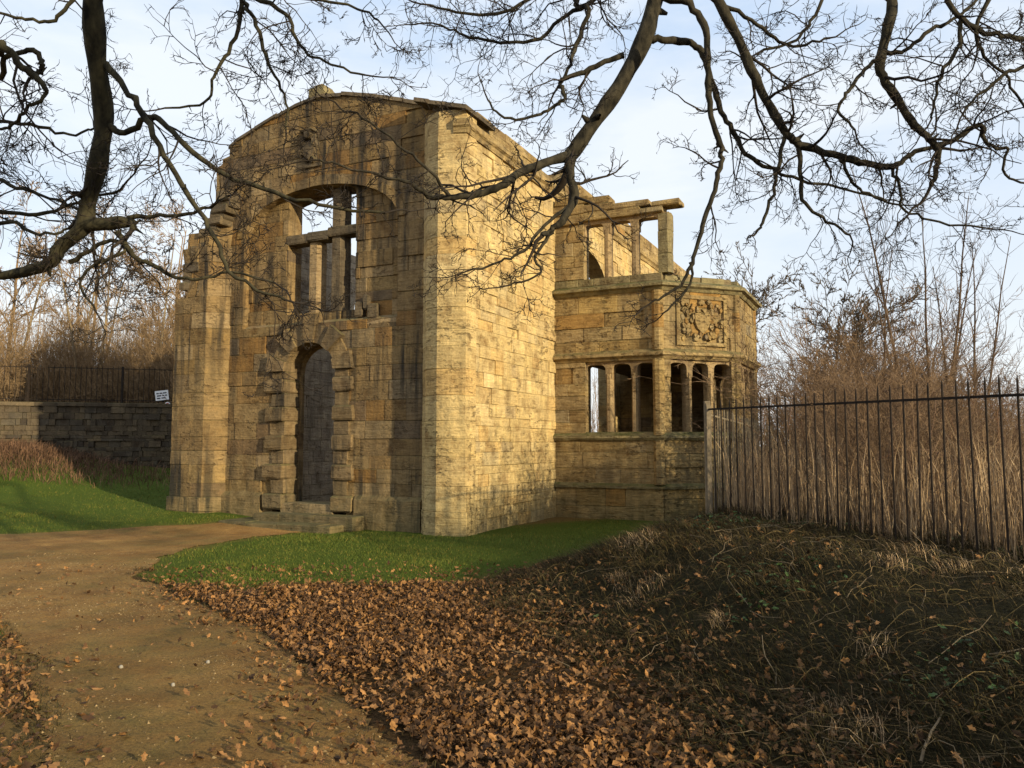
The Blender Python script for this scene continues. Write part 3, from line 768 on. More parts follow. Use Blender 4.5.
def bar_fence(name, A, Bp, zA, zB, spacing, bar_h, rails, posts, mat_, label, zt=None, tilt=0, rb=.0095):
    A = np.array(A, float); Bp = np.array(Bp, float); l = np.linalg.norm(Bp-A); n = int(l/spacing)
    r = empty(name, (A[0], A[1], zA)); tag(r, label, 'fence'); o = np.array([A[0], A[1], zA])
    for i in range(n+1):
        t = i/n; p = A+(Bp-A)*t; zb = zA+(zB-zA)*t
        if zt is not None: zb = float(height(p[0], p[1]))-.05; 
        top = (zA+(zB-zA)*t)+bar_h+random.uniform(-.012, .012)
        ln = np.array([random.gauss(0, tilt), random.gauss(0, tilt), 0])
        m_ = MB(); b0 = np.array([p[0], p[1], zb]); b1 = np.array([p[0], p[1], top])+ln
        tube(m_, np.array([b0, b1-(b1-b0)*.03, b1])-o, [rb, rb, rb*.35], 6); m_.build('bar', mat_, r, True)
    for h in rails:
        hA, hB = h if isinstance(h, tuple) else (h, h)
        m_ = MB(); q0 = np.array([A[0], A[1], zA+hA]); q1 = np.array([Bp[0], Bp[1], zB+hB]); e2 = (Bp-A)/l; nn = np.array([e2[1], -e2[0], 0])
        V = [];
        for q in (q0, q1):
            for a, b_ in ((-1, -1), (1, -1), (1, 1), (-1, 1)): V.append(q+nn*a*.007+np.array([0, 0, b_*.012])-o)
        m_.poly(V, [[3, 2, 1, 0], [4, 5, 6, 7], [0, 1, 5, 4], [1, 2, 6, 5], [2, 3, 7, 6], [3, 0, 4, 7]]); m_.build('rail', mat_, r)
    for t in posts:
        p = A+(Bp-A)*t; zb = zA+(zB-zA)*t-.1; m_ = MB(); w = .028
        if zt is not None: zb = float(height(p[0], p[1]))-.1
        top = zA+(zB-zA)*t+bar_h
        prism(m_, [(p[0]-w-o[0], p[1]-w-o[1]), (p[0]+w-o[0], p[1]-w-o[1]), (p[0]+w-o[0], p[1]+w-o[1]), (p[0]-w-o[0], p[1]+w-o[1])], zb-o[2], top-o[2], .006); m_.build('post', mat_, r)
    return r
nf = np.array([e[1], -e[0]])
FA, FB = W0-nf*.35, W1-nf*.35
bar_fence('wall_railing', FA, FB-e*.6, 2.84, 2.84, .145, 1.15, (.12, 1.08), (.02, .29, .55, .80), M_IRON, 'black iron railing along the top of the rubble wall')
# sign on the railing
sp_ = FA+e*6.57+nf*.06
sg = empty('notice_sign', (sp_[0], sp_[1], 2.76), math.atan2(e[1], e[0])); tag(sg, 'small tilted white notice sign on the railing above the rubble wall', 'sign')
m_ = MB(); ta = R(8)
def tilt(x, z): return x*math.cos(ta)-z*math.sin(ta), x*math.sin(ta)+z*math.cos(ta)
def panel(m_, x0, x1, z0, z1, y0, y1):
    V = []
    for y in (y0, y1):
        for x, z in ((x0, z0), (x1, z0), (x1, z1), (x0, z1)):
            a, b_ = tilt(x, z); V.append((a, y, b_))
    m_.poly(V, [[0, 1, 2, 3], [7, 6, 5, 4], [0, 4, 5, 1], [1, 5, 6, 2], [2, 6, 7, 3], [3, 7, 4, 0]])
panel(m_, -.19, .19, .22, .52, -.008, .008); m_ = link('panel', fix(m_.mesh('panel')), M_WHITE, sg)
m_ = MB()
for zz_, segs in ((.435, ((-.15, -.08), (-.06, .02), (.04, .14))), (.36, ((-.14, -.02), (.01, .07), (.09, .15))), (.285, ((-.15, -.05), (-.02, .10)))):
    for a, b_ in segs: panel(m_, a, b_, zz_-.016, zz_+.022, -.012, -.0085)
link('lettering', fix(m_.mesh('lettering')), M_INK, sg)
m_ = MB(); V = []
for y in (-.012, .0):
    V += [(.12+.085*math.cos(t), y, .08+.085*math.sin(t)) for t in np.arange(16)*math.pi/8]
m_.poly(V, [list(range(16)), list(range(31, 15, -1))]+[[i, 16+i, 16+(i+1) % 16, (i+1) % 16] for i in range(16)]); link('round_badge', fix(m_.mesh('round_badge')), M_WHITE, sg)
m_ = MB(); V = [(.12+.055*math.cos(t), y, .08+.055*math.sin(t)) for y in (-.016, -.0125) for t in np.arange(16)*math.pi/8]
m_.poly(V, [list(range(16)), list(range(31, 15, -1))]+[[i, 16+i, 16+(i+1) % 16, (i+1) % 16] for i in range(16)]); link('badge_ring', fix(m_.mesh('badge_ring')), M_RED, sg)
m_ = MB(); panel(m_, -.02, .02, -.2, .5, .012, .03); link('stake', fix(m_.mesh('stake')), M_IRON, sg)

# ------------------------------------------------------------------ iron fence on the mound
K = (2.50, 10.25); KR = (4.52, 6.05)
f1 = bar_fence('iron_fence', K, KR, .66, .70, .135, 1.50, ((1.395, 1.31),), (), M_IRON, 'rusty black vertical bar fence crossing the bank in the right foreground', zt=1, tilt=.008)
f2 = bar_fence('iron_fence', (K[0]+.1, K[1]+.22), (K[0]+.435*12, K[1]+.90*12), .66, .36, .14, 1.46, (1.33,), (), M_SUNLIT_IRON, 'pale sunlit bar fence running away from the corner post towards the bay', zt=1, tilt=.01)
m_ = MB(); prism(m_, [(-.035, -.035), (.035, -.035), (.035, .035), (-.035, .035)], -.15, 1.50, .008)
m_.build('corner_post', M_SUNLIT_IRON, f1)
m_ = MB(); q = np.array([[.55, 1.9, -.1], [1.35, 2.2, .75], [1.75, 2.35, 1.05]]); tube(m_, q, [.018, .016, .014], 6); m_.build('brace', M_IRON, f2)

# ------------------------------------------------------------------ branching
def rot_about(v, ax, a):
    ax = ax/(np.linalg.norm(ax)+1e-9); return v*math.cos(a)+np.cross(ax, v)*math.sin(a)+ax*np.dot(ax, v)*(1-math.cos(a))
def grow(out, p, d, length, r0, lvl, cfg):
    n = cfg['n'][lvl]; seg = length/n; P = [np.array(p, float)]; d = d/np.linalg.norm(d); D = [d]
    for i in range(n):
        d = d+rng.normal(0, cfg['wig'][lvl], 3)+np.array([0, 0, cfg['up'][lvl]*seg])
        d = d/np.linalg.norm(d); P.append(P[-1]+d*seg); D.append(d)
    rr = r0*(1-np.linspace(0, 1, n+1)*cfg['taper'])
    out.append((np.array(P), rr, lvl))
    if lvl+1 >= len(cfg['n']): return
    c = cfg['kids'][lvl]; c = rng.poisson(c) if c < 6 else int(c*rng.uniform(.8, 1.2))
    for _ in range(c):
        t = rng.uniform(cfg['t0'][lvl], 1.0)*n; i = min(int(t), n-1); q = P[i]+(P[i+1]-P[i])*(t-i)
        perp = np.cross(D[i], rng.normal(0, 1, 3)); nd = rot_about(D[i], perp, rng.normal(cfg['ang'][lvl], .2))
        L = length*cfg['len'][lvl]*rng.uniform(.5, 1.1)*(1.15-.5*t/n)
        grow(out, q, nd, L, max(rr[i]*cfg['rk'], cfg['rmin']), lvl+1, cfg)
def tubes(mb, out, sides=(6, 5, 4, 3, 3, 3), sel=None):
    for P, r, l in out:
        if sel is None or sel(l): tube(mb, P, r, sides[min(l, len(sides)-1)])

def unproj(px, py, dep):
    """a point seen in that direction at the given distance ahead"""
    xc = (px-512)/F_PX; yc = (384-py)/F_PX
    v = np.array([xc, math.cos(PITCH)-yc*math.sin(PITCH), math.sin(PITCH)+yc*math.cos(PITCH)])
    return np.array([0, 0, 1.6])+v*dep

TW = dict(n=[7, 6, 5, 4], wig=[.26, .30, .32, .32], up=[.1, .25, .4, .5], taper=.75, kids=[6, 3.6, 1.6, 0], t0=[.12, .15, .2, 0], ang=[.8, .75, .7, .7], len=[.62, .62, .6, .5], rk=.6, rmin=.0029)
def limb(mb_l, mb_t, pts, kids=5.0, klen=.8, bias=(0, 0, 0), start=0.05, connect=None, kr=.42, jit=.007):
    """pts: (px,py,depth,width in px). Twigs sprout along the limb"""
    P = np.array([unproj(a, b, c) for a, b, c, w in pts]); r = np.array([w*.5*c/F_PX for a, b, c, w in pts])
    if connect is not None:
        cp = np.array([c[:3] for c in connect], float); P = np.vstack([cp, P]); r = np.concatenate([[c[3] for c in connect], r])
    Q = smooth_path(P, 5); rr = np.interp(np.linspace(0, 1, len(Q)), np.linspace(0, 1, len(r)), r)
    Q[1:-1] += rng.normal(0, jit, (len(Q)-2, 3))*np.clip(1.3-rr[1:-1, None]/.04, .15, 1)
    rr = rr*(1+.10*np.sin(np.cumsum(rng.uniform(.3, 1.4, len(rr))))*np.clip(rr/.03, 0, 1)); tube(mb_l, Q, rr, 9)
    for _ in range(int((r.max() > .02)*3)):
        i = int(rng.integers(len(Q)//2, len(Q)-2)); T = Q[i+1]-Q[i]; d = np.cross(T, rng.normal(0, 1, 3)); d /= np.linalg.norm(d)
        tube(mb_l, [Q[i], Q[i]+d*rr[i]*1.2, Q[i]+d*(rr[i]*1.5+.03)], [rr[i]*.6, rr[i]*.42, rr[i]*.2], 6)
    seg = np.linalg.norm(np.diff(Q, axis=0), axis=1); tot = seg.sum(); cum = np.concatenate([[0], np.cumsum(seg)])
    n0 = 0 if connect is None else cum[min(len(connect)*5, len(cum)-1)]
    vis = tot-n0; out = []
    for _ in range(int(kids*vis)):
        s = n0+vis*(start+(1-start)*rng.random()); i = min(np.searchsorted(cum, s)-1, len(Q)-2); i = max(i, 0)
        q = Q[i]+(Q[i+1]-Q[i])*((s-cum[i])/max(seg[i], 1e-6)); T = (Q[i+1]-Q[i])/seg[i]
        d = rot_about(T, np.cross(T, rng.normal(0, 1, 3)), rng.normal(.95, .3))+np.array(bias)
        grow(out, q, d, klen*rng.uniform(.4, 1.15), min(max(rr[i]*kr, .0035), .013), 0, TW)
    T = Q[-1]-Q[-3]; grow(out, Q[-1], T, klen*.7, rr[-1]*.9, 0, TW)
    tubes(mb_t, out, (5, 4, 3, 3))
    return Q

# ---- tree standing left of the viewer: its limb hangs down on the left
t1 = empty('overhanging_tree', (-5.2, 1.6, 0)); tag(t1, 'bare tree whose thick limb hangs down on the left in front of the sky', 'tree')
lb, tw = MB(), MB(); O1 = np.array([-5.2, 1.6, 0])
main = [(-5.0, 1.75, 5.2, .15), (-4.3, 2.6, 6.6, .11), (-3.4, 4.0, 6.3, .085)]
limb(lb, tw, [(90, -60, 5, 20), (93, 0, 5.1, 20), (97, 60, 5.2, 20), (104, 115, 5.3, 18), (99, 160, 5.3, 18), (88, 205, 5.35, 17), (84, 226, 5.35, 17), (60, 248, 5.4, 13), (52, 262, 5.4, 13), (25, 272, 5.5, 10), (-8, 277, 5.6, 9)], 2.0, .6, connect=main, start=.4)
limb(lb, tw, [(84, 224, 5.35, 15), (105, 224, 5.3, 14), (130, 222, 5.25, 10), (132, 230, 5.2, 5)], 4, .7)
limb(lb, tw, [(117, 232, 5.25, 6), (135, 255, 5.2, 5), (165, 272, 5.15, 4), (190, 280, 5.1, 3.2), (230, 272, 5.1, 2.5), (275, 283, 5.0, 2)], 6, .7)
limb(lb, tw, [(128, 218, 5.25, 5), (160, 215, 5.2, 4), (195, 213, 5.1, 3.2), (228, 196, 5.0, 2.5)], 7, .6)
limb(lb, tw, [(106, 64, 5.2, 7), (125, 88, 5.1, 6), (146, 118, 5.0, 6), (170, 165, 4.9, 5.5), (196, 206, 4.8, 5), (215, 240, 4.7, 4.5), (235, 278, 4.6, 3.5), (285, 300, 4.5, 2.5)], 3, .6)
limb(lb, tw, [(109, 126, 5.3, 8), (124, 133, 5.25, 6), (145, 120, 5.2, 6), (158, 119, 5.2, 6), (185, 145, 5.1, 5.5), (225, 175, 5.0, 5), (275, 192, 4.9, 4.2), (330, 207, 4.8, 3.5), (385, 213, 4.8, 2.5)], 3.5, .6)
limb(lb, tw, [(70, 262, 5.4, 5), (105, 243, 5.3, 4), (125, 250, 5.2, 3), (80, 278, 5.2, 3), (95, 310, 5.2, 2)], 6, .6)
limb(lb, tw, [(-30, 30, 4.6, 9), (0, 45, 4.6, 8), (22, 65, 4.6, 7), (38, 80, 4.6, 6), (47, 93, 4.6, 4), (30, 108, 4.6, 3.5), (10, 128, 4.7, 3), (-10, 128, 4.7, 2.5)], 4, .7, connect=[(-4.9, 1.7, 4.6, .1), (-4.0, 3.2, 4.9, .06)])
limb(lb, tw, [(-30, 62, 4.7, 6), (5, 58, 4.7, 5), (28, 50, 4.7, 5), (41, 58, 4.7, 5), (40, 70, 4.68, 5), (30, 78, 4.65, 4)], 1, .4, connect=[(-4.0, 3.2, 4.6, .05)])
limb(lb, tw, [(85, -30, 5.0, 5), (68, 5, 5.0, 4), (50, 22, 5.0, 3.5), (20, 18, 5.0, 3), (-8, 12, 5.0, 2.5)], 5, .7)
limb(lb, tw, [(-30, 205, 5.8, 5), (30, 215, 5.7, 4), (70, 205, 5.6, 3), (120, 190, 5.6, 2.5)], 7, .8)
limb(lb, tw, [(-30, 165, 6.2, 5), (10, 185, 6.1, 4), (40, 195, 6.0, 3), (85, 212, 5.9, 2.5)], 7, .8)
limb(lb, tw, [(-30, 232, 5.6, 5), (10, 222, 5.5, 4), (40, 235, 5.4, 3), (70, 228, 5.4, 2.5)], 7, .7)
limb(lb, tw, [(-20, 120, 5.9, 4), (30, 125, 5.8, 3.4), (70, 135, 5.8, 2.6), (95, 128, 5.7, 2)], 6, .7)
# sprays falling in front of the gable's left
c0 = [(-3.4, 4.0, 6.3, .03), (-2.3, 4.6, 5.7, .018)]
limb(lb, tw, [(228, -30, 5.4, 5), (243, 5, 5.4, 4.5), (232, 45, 5.4, 4), (215, 75, 5.4, 3), (205, 103, 5.4, 2.5), (165, 108, 5.4, 2)], 5, .6, connect=c0)
limb(lb, tw, [(243, 2, 5.4, 4.5), (257, 25, 5.3, 4), (268, 62, 5.3, 3.2), (284, 95, 5.3, 2.5), (286, 130, 5.3, 2)], 5, .6)
limb(lb, tw, [(248, -6, 5.4, 5), (285, 12, 5.3, 4), (300, 45, 5.2, 3), (325, 62, 5.2, 2.5), (365, 75, 5.2, 2)], 6, .6)
limb(lb, tw, [(250, -20, 5.2, 4), (300, -2, 5.2, 3), (350, 5, 5.2, 2.5), (378, 20, 5.2, 2)], 6, .6)
tr = MB(); tube(tr, smooth_path([(0, 0, -.3), (.02, .0, 1.2), (.1, .05, 3.4), (.2, .15, 5.2), (.15, .3, 8), (.3, .2, 12)], 5), np.interp(np.linspace(0, 1, 26), [0, .05, .5, 1], [.42, .30, .21, .07]), 14)
tr.build('trunk', M_BARKG, t1, True)
def finish(mb, name, m, parent, O):
    for i in range(len(mb.v)): mb.v[i] = mb.v[i]-O
    return mb.build(name, m, parent, True)
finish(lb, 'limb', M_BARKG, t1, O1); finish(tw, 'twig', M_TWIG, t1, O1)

# ---- tree standing right of the viewer: limbs sweep across the top of the view
O2 = np.array([4.6, -3.4, float(height(4.6, -3.4))]); t2 = empty('overhanging_tree', O2); tag(t2, 'bare tree whose dark crooked branches sweep across the upper right sky', 'tree')
lb, tw = MB(), MB(); hub = (4.4, -3.1, 5.6, .2)
ca_ = [hub, (3.5, .6, 7.3, .13), (2.3, 4.8, 7.0, .075)]
limb(lb, tw, [(668, -50, 6.0, 16), (655, 0, 6.0, 17), (643, 42, 6.0, 17), (618, 88, 6.0, 16), (592, 125, 6.0, 15), (571, 155, 6.0, 14)], 1.2, .7, connect=ca_, start=.3)
limb(lb, tw, [(571, 155, 6.0, 11), (545, 163, 5.9, 9), (520, 173, 5.8, 8.5), (500, 187, 5.7, 8), (475, 195, 5.7, 7), (450, 197, 5.6, 6), (428, 196, 5.6, 5), (405, 180, 5.5, 3.5), (360, 172, 5.5, 2.5), (320, 160, 5.5, 2)], 5.5, .75)
limb(lb, tw, [(570, 152, 6.0, 11), (570, 175, 5.9, 9.5), (574, 198, 5.9, 9), (564, 218, 5.8, 8), (552, 230, 5.8, 6), (542, 236, 5.7, 5)], 3, .6, start=.3)
limb(lb, tw, [(572, 205, 5.85, 4), (545, 225, 5.8, 3.5), (525, 250, 5.7, 3), (500, 262, 5.7, 2.4), (470, 270, 5.7, 2)], 8, .55)
limb(lb, tw, [(553, 232, 5.8, 4), (535, 255, 5.7, 3), (540, 275, 5.7, 2.2), (510, 285, 5.7, 2)], 8, .5)
limb(lb, tw, [(450, 197, 5.6, 4), (430, 172, 5.5, 3), (405, 150, 5.5, 2.5), (370, 122, 5.5, 2.2), (340, 108, 5.5, 2)], 7, .6)
limb(lb, tw, [(624, 55, 6.0, 6), (605, 62, 6.0, 5.5), (580, 74, 6.0, 5), (560, 83, 6.0, 4.5), (565, 96, 5.95, 4), (555, 105, 5.95, 3.5), (535, 115, 5.9, 3), (505, 118, 5.9, 2.5), (488, 100, 5.9, 2)], 6, .55)
limb(lb, tw, [(593, -30, 6.4, 6), (588, 10, 6.3, 5), (578, 40, 6.3, 4.5), (570, 65, 6.2, 3.5), (562, 82, 6.2, 3)], 7, .6, connect=[(2.3, 4.8, 7.0, .05)])
limb(lb, tw, [(620, -30, 6.5, 5), (565, 15, 6.4, 4), (540, 38, 6.4, 3.5), (500, 42, 6.4, 3), (465, 35, 6.4, 2.5), (440, 25, 6.4, 2)], 8, .75, connect=[(2.0, 5.0, 6.9, .05)])
limb(lb, tw, [(560, -20, 6.6, 4), (520, 5, 6.6, 3.5), (480, 15, 6.6, 3), (430, 5, 6.6, 2.4)], 8, .75)
limb(lb, tw, [(644, 38, 6.0, 8), (662, 40, 6.0, 7.5), (690, 43, 6.1, 7), (704, 55, 6.1, 6.5), (712, 85, 6.1, 6), (722, 112, 6.1, 5.5), (735, 133, 6.1, 5), (745, 153, 6.1, 4.5), (770, 168, 6.1, 3.8), (800, 180, 6.1, 3), (850, 190, 6.2, 2.4), (885, 200, 6.2, 2)], 5, .7, start=.3)
cb = [hub, (4.0, .8, 6.9, .12), (2.9, 4.9, 6.6, .05)]
limb(lb, tw, [(668, -40, 5.6, 8), (690, 3, 5.6, 7.5), (706, 30, 5.6, 7), (708, 75, 5.6, 6.5), (711, 110, 5.6, 6), (720, 145, 5.6, 5.5), (722, 163, 5.6, 5), (714, 190, 5.6, 5), (703, 225, 5.6, 4.5), (694, 258, 5.6, 4), (680, 285, 5.6, 3), (655, 300, 5.6, 2.2)], 2.6, .5, connect=[(2.3, 4.8, 7.0, .05)], start=.2)
limb(lb, tw, [(690, 262, 5.6, 3), (690, 285, 5.6, 2.5), (668, 310, 5.6, 2)], 5, .35)
limb(lb, tw, [(700, -50, 5.8, 11), (718, 0, 5.8, 10), (738, 38, 5.8, 10), (755, 78, 5.8, 9.5), (772, 110, 5.8, 9), (786, 132, 5.8, 8.5), (800, 144, 5.8, 8), (840, 157, 5.8, 7.5), (865, 163, 5.8, 7), (893, 166, 5.8, 6), (912, 154, 5.8, 5), (936, 148, 5.8, 4)], 3.6, .65, connect=cb, start=.1)
limb(lb, tw, [(786, 134, 5.8, 4.5), (780, 160, 5.8, 4), (772, 195, 5.8, 3.5), (763, 222, 5.8, 3), (756, 233, 5.8, 2.5)], 2, .4)
limb(lb, tw, [(799, 146, 5.8, 5), (801, 175, 5.8, 4.5), (803, 200, 5.8, 4), (822, 218, 5.8, 3), (850, 235, 5.8, 2.2)], 6, .6)
limb(lb, tw, [(716, 2, 5.8, 5), (745, 15, 5.8, 4), (775, 38, 5.8, 3.4), (800, 45, 5.8, 2.8), (830, 38, 5.8, 2.2)], 7, .6)
cc = [hub, (4.9, 1.4, 6.6, .12), (3.8, 4.6, 6.2, .06)]
limb(lb, tw, [(903, -40, 5.4, 11), (893, 5, 5.4, 10.5), (884, 42, 5.4, 10), (880, 68, 5.4, 9.5), (890, 88, 5.4, 9), (905, 112, 5.4, 8), (922, 133, 5.4, 7.5), (937, 147, 5.4, 7), (937, 168, 5.4, 5), (931, 186, 5.4, 4)], 3, .65, connect=cc, start=.1)
limb(lb, tw, [(937, 147, 5.4, 6), (952, 140, 5.4, 5.5), (968, 130, 5.4, 5), (982, 124, 5.4, 5), (984, 140, 5.4, 4), (995, 147, 5.4, 3.5), (1007, 150, 5.4, 3), (1006, 172, 5.4, 2.5), (1030, 185, 5.4, 2)], 6, .6)
limb(lb, tw, [(881, 60, 5.4, 5), (865, 68, 5.4, 4), (850, 90, 5.4, 3.5), (838, 110, 5.4, 3), (855, 130, 5.4, 2.2)], 6, .6)
limb(lb, tw, [(884, 52, 5.4, 5), (905, 50, 5.4, 4), (930, 30, 5.4, 4), (960, 15, 5.4, 3), (985, -10, 5.4, 3)], 7, .6)
limb(lb, tw, [(940, -20, 5.2, 6), (958, 15, 5.2, 5.5), (985, 32, 5.2, 5), (1015, 38, 5.2, 5), (1060, 45, 5.2, 5)], 6, .7)
limb(lb, tw, [(962, 18, 5.2, 4.5), (958, 45, 5.2, 4), (942, 72, 5.2, 3.5), (935, 95, 5.2, 2.8), (932, 118, 5.2, 2)], 8, .6)
limb(lb, tw, [(1000, -20, 5.2, 5), (975, 30, 5.2, 4), (990, 60, 5.2, 3), (1012, 85, 5.2, 2.6), (1030, 120, 5.2, 2)], 8, .6)
limb(lb, tw, [(830, -20, 6.2, 4), (815, 15, 6.2, 3.5), (795, 40, 6.2, 3), (760, 52, 6.2, 2.4)], 8, .7)
limb(lb, tw, [(1060, 60, 5.0, 5), (1015, 70, 5.0, 4), (985, 90, 5.0, 3), (965, 110, 5.0, 2.2)], 8, .6)
limb(lb, tw, [(893, 166, 5.8, 3.5), (900, 190, 5.8, 3), (905, 210, 5.8, 2.5), (940, 222, 5.8, 2.2), (985, 228, 5.8, 2)], 7, .6)
limb(lb, tw, [(840, 157, 5.8, 3.5), (850, 178, 5.8, 3), (868, 195, 5.8, 2.5), (900, 205, 5.8, 2)], 7, .6)
tr = MB(); tube(tr, smooth_path([(0, 0, -.4), (.0, .0, 1.2), (-.1, .15, 3.4), (-.2, .3, 5.6), (.0, .3, 8.5), (.3, -.2, 13)], 5), np.interp(np.linspace(0, 1, 26), [0, .05, .5, 1], [.55, .38, .27, .08]), 14)
tr.build('trunk', M_BARK, t2, True)
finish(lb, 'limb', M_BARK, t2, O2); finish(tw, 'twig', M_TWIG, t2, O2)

# ------------------------------------------------------------------ bare trees and thickets further off
CF_TREE = dict(n=[9, 6, 5, 4, 3], wig=[.05, .12, .16, .2, .22], up=[.05, .10, .12, .15, .2], taper=.85, kids=[18, 9, 6, 3.5, 0], t0=[.25, .15, .15, .1, 0], ang=[.75, .65, .6, .6, .6], len=[.42, .5, .5, .55, .5], rk=.5, rmin=.013)
CF_SAP = dict(n=[10, 5, 4], wig=[.035, .12, .15], up=[.05, .35, .4], taper=.85, kids=[18, 4, 0], t0=[.25, .15, 0], ang=[.55, .55, .5], len=[.24, .42, .4], rk=.42, rmin=.005)
CF_BUSH = dict(n=[6, 5, 4, 3], wig=[.10, .16, .2, .2], up=[.05, .15, .2, .2], taper=.85, kids=[8, 5, 3, 0], t0=[.2, .15, .1, 0], ang=[.55, .6, .6, .6], len=[.5, .5, .5, .5], rk=.5, rmin=.0032)
def tree_proto(name, hgt, r, cfg, m_trunk, m_crown, leaders=1):
    root = empty(name, (0, 0, 0)); tm, cm_ = MB(), MB(); out = []
    for k in range(leaders):
        a = rng.uniform(0, 6.28); d = np.array([math.cos(a)*.16*(leaders > 1), math.sin(a)*.16*(leaders > 1), 1.0])
        grow(out, np.array([.12*math.cos(a)*(leaders > 1), .12*math.sin(a)*(leaders > 1), -.3]), d, hgt*rng.uniform(.8, 1.0), r, 0, cfg)
    tubes(tm, out, (7, 5, 4, 3, 3), lambda l: l == 0); tubes(cm_, out, (7, 4, 3, 3, 3), lambda l: l > 0)
    tm.build('trunk', m_trunk, root, True); cm_.build('crown', m_crown, root, True)
    return root
def place(root, x, y, rz, sc, label, cat='tree', group=None, first=False):
    o_ = root if first else copy_tree(root)
    o_.location = (x, y, float(height(x, y))); o_.rotation_euler = (0, 0, rz); o_.scale = (sc, sc, sc); tag(o_, label, cat, group); return o_
def raw(cfg, hgt, r, n=1, spread=.2):
    mb = MB(); out = []
    for k in range(n):
        a = rng.uniform(0, 6.28); grow(out, np.array([.1*math.cos(a), .1*math.sin(a), -.2]), np.array([math.cos(a)*spread, math.sin(a)*spread, 1]), hgt*rng.uniform(.6, 1), r, 0, cfg)
    tubes(mb, out, (4, 3, 3, 3)); return np.concatenate(mb.v), np.concatenate(mb.f) if len({f.shape[1] for f in mb.f}) == 1 else mb.f
def scatter(mb, protos, spots):
    for (x, y, z, s, a) in spots:
        Vp, Fp = protos[int(rng.integers(len(protos)))]; c, s_ = math.cos(a), math.sin(a)
        q = np.stack([Vp[:, 0]*c-Vp[:, 1]*s_, Vp[:, 0]*s_+Vp[:, 1]*c, Vp[:, 2]], -1)*s+np.array([x, y, z]); mb.add(q, Fp)

# two full-crowned bare trees beyond the bay
CF_FAR = CF_TREE | dict(rmin=.02, t0=[.3, .15, .15, .1, 0], len=[.45, .52, .5, .5, .5])
tA = tree_proto('bare_tree', 10.2, .16, CF_FAR, M_GREYTREE, M_GREYTREE)
tA2 = tree_proto('bare_tree', 10.0, .15, CF_FAR, M_GREYTREE, M_GREYTREE, 2)
place(tA, 10.2, 33.5, .3, 1.0, 'bare grey brown tree with a fine round crown just right of the bay', first=True)
place(tA2, 12.0, 32.0, 2.0, .98, 'bare many-branched tree with forked trunk rising right of the round-crowned one', first=True)
place(tA, 14.6, 34.5, 2.6, .86, 'lower bare grey tree rising out of the thicket, rightmost of the three beyond the bay')
# tall thin saplings in the thicket at the right
tS = [tree_proto('sapling', 7.0, .045, CF_SAP, M_SAPL, M_SAPL, k) for k in (1, 2, 3)]
sap = [(0, 7.0, 15.2, .85, 'slim bare sapling, leftmost of those rising above the thicket behind the fence'), (1, 8.1, 15.6, 1.05, 'tall thin forked sapling near the middle of the thicket behind the fence'),
       (2, 8.6, 16.4, 1.0, 'clump of slim upright saplings, tallest above the thicket behind the fence'), (0, 9.5, 16.2, .95, 'slim straight sapling right of the tallest clump behind the fence'), (1, 10.0, 17.6, .92, 'forked bare sapling at the right end of the thicket, seen over the fence')]
used = set()
for k, x, y, sc, lab in sap:
    place(tS[k], x, y, rng.uniform(0, 6), sc, lab, 'sapling', 'saplings rising above the thicket', first=k not in used); used.add(k)
# wood behind the rubble wall, left
tL = [tree_proto('woodland_tree', 9.5, .075, CF_SAP | dict(kids=[22, 5, 0]), M_PALETRUNK, M_FARTWIG, 1), tree_proto('woodland_tree', 9.0, .07, CF_SAP | dict(kids=[20, 5, 0]), M_PALETRUNK, M_FARTWIG, 2), tree_proto('woodland_tree', 9.6, .10, CF_TREE, M_FARTWIG, M_FARTWIG, 1)]
used = set(); wl_spots = [(-19.2, 29, 0, .85), (-17.6, 27.4, 1, .9), (-16.6, 31, 2, .85), (-15.4, 28.2, 0, .82), (-14.2, 27.0, 1, .78), (-13.2, 30.5, 2, .82), (-12.4, 27.8, 0, .75), (-11.2, 29.6, 1, .8), (-10.4, 27.6, 0, .66), (-9.6, 31, 2, .75), (-21, 33, 2, 1.0), (-18, 34, 1, .95), (-14.8, 34, 2, .9), (-11.6, 34.5, 2, .85)]
for x, y, k, sc in wl_spots:
    place(tL[k], x, y, rng.uniform(0, 6), sc+.22, 'slender bare tree among the brown wood behind the rubble wall', 'tree', 'bare trees of the wood behind the rubble wall', first=k not in used); used.add(k)
pb = [raw(CF_BUSH, 2.6, .011, 6, .42) for _ in range(5)]
ps = [raw(CF_SAP | dict(kids=[10, 3, 0]), 6.0, .03, 3, .14) for _ in range(5)]
# left undergrowth
mb = MB(); sp = []
for _ in range(150):
    t = rng.random(); x = -24+17.5*t; y = 26.3+rng.random()*6; sp.append((x, y, 1.9, rng.uniform(.6, 1.0), rng.uniform(0, 6)))
scatter(mb, ps, sp); sp = [(-24+18*rng.random(), 26.0+rng.random()*5, 1.9, rng.uniform(1.1, 2.1), rng.uniform(0, 6)) for _ in range(280)]
scatter(mb, pb, sp); tag(mb.build('undergrowth', M_FARTWIG), 'mass of thin brown stems filling the wood behind the rubble wall', 'undergrowth', kind='stuff')
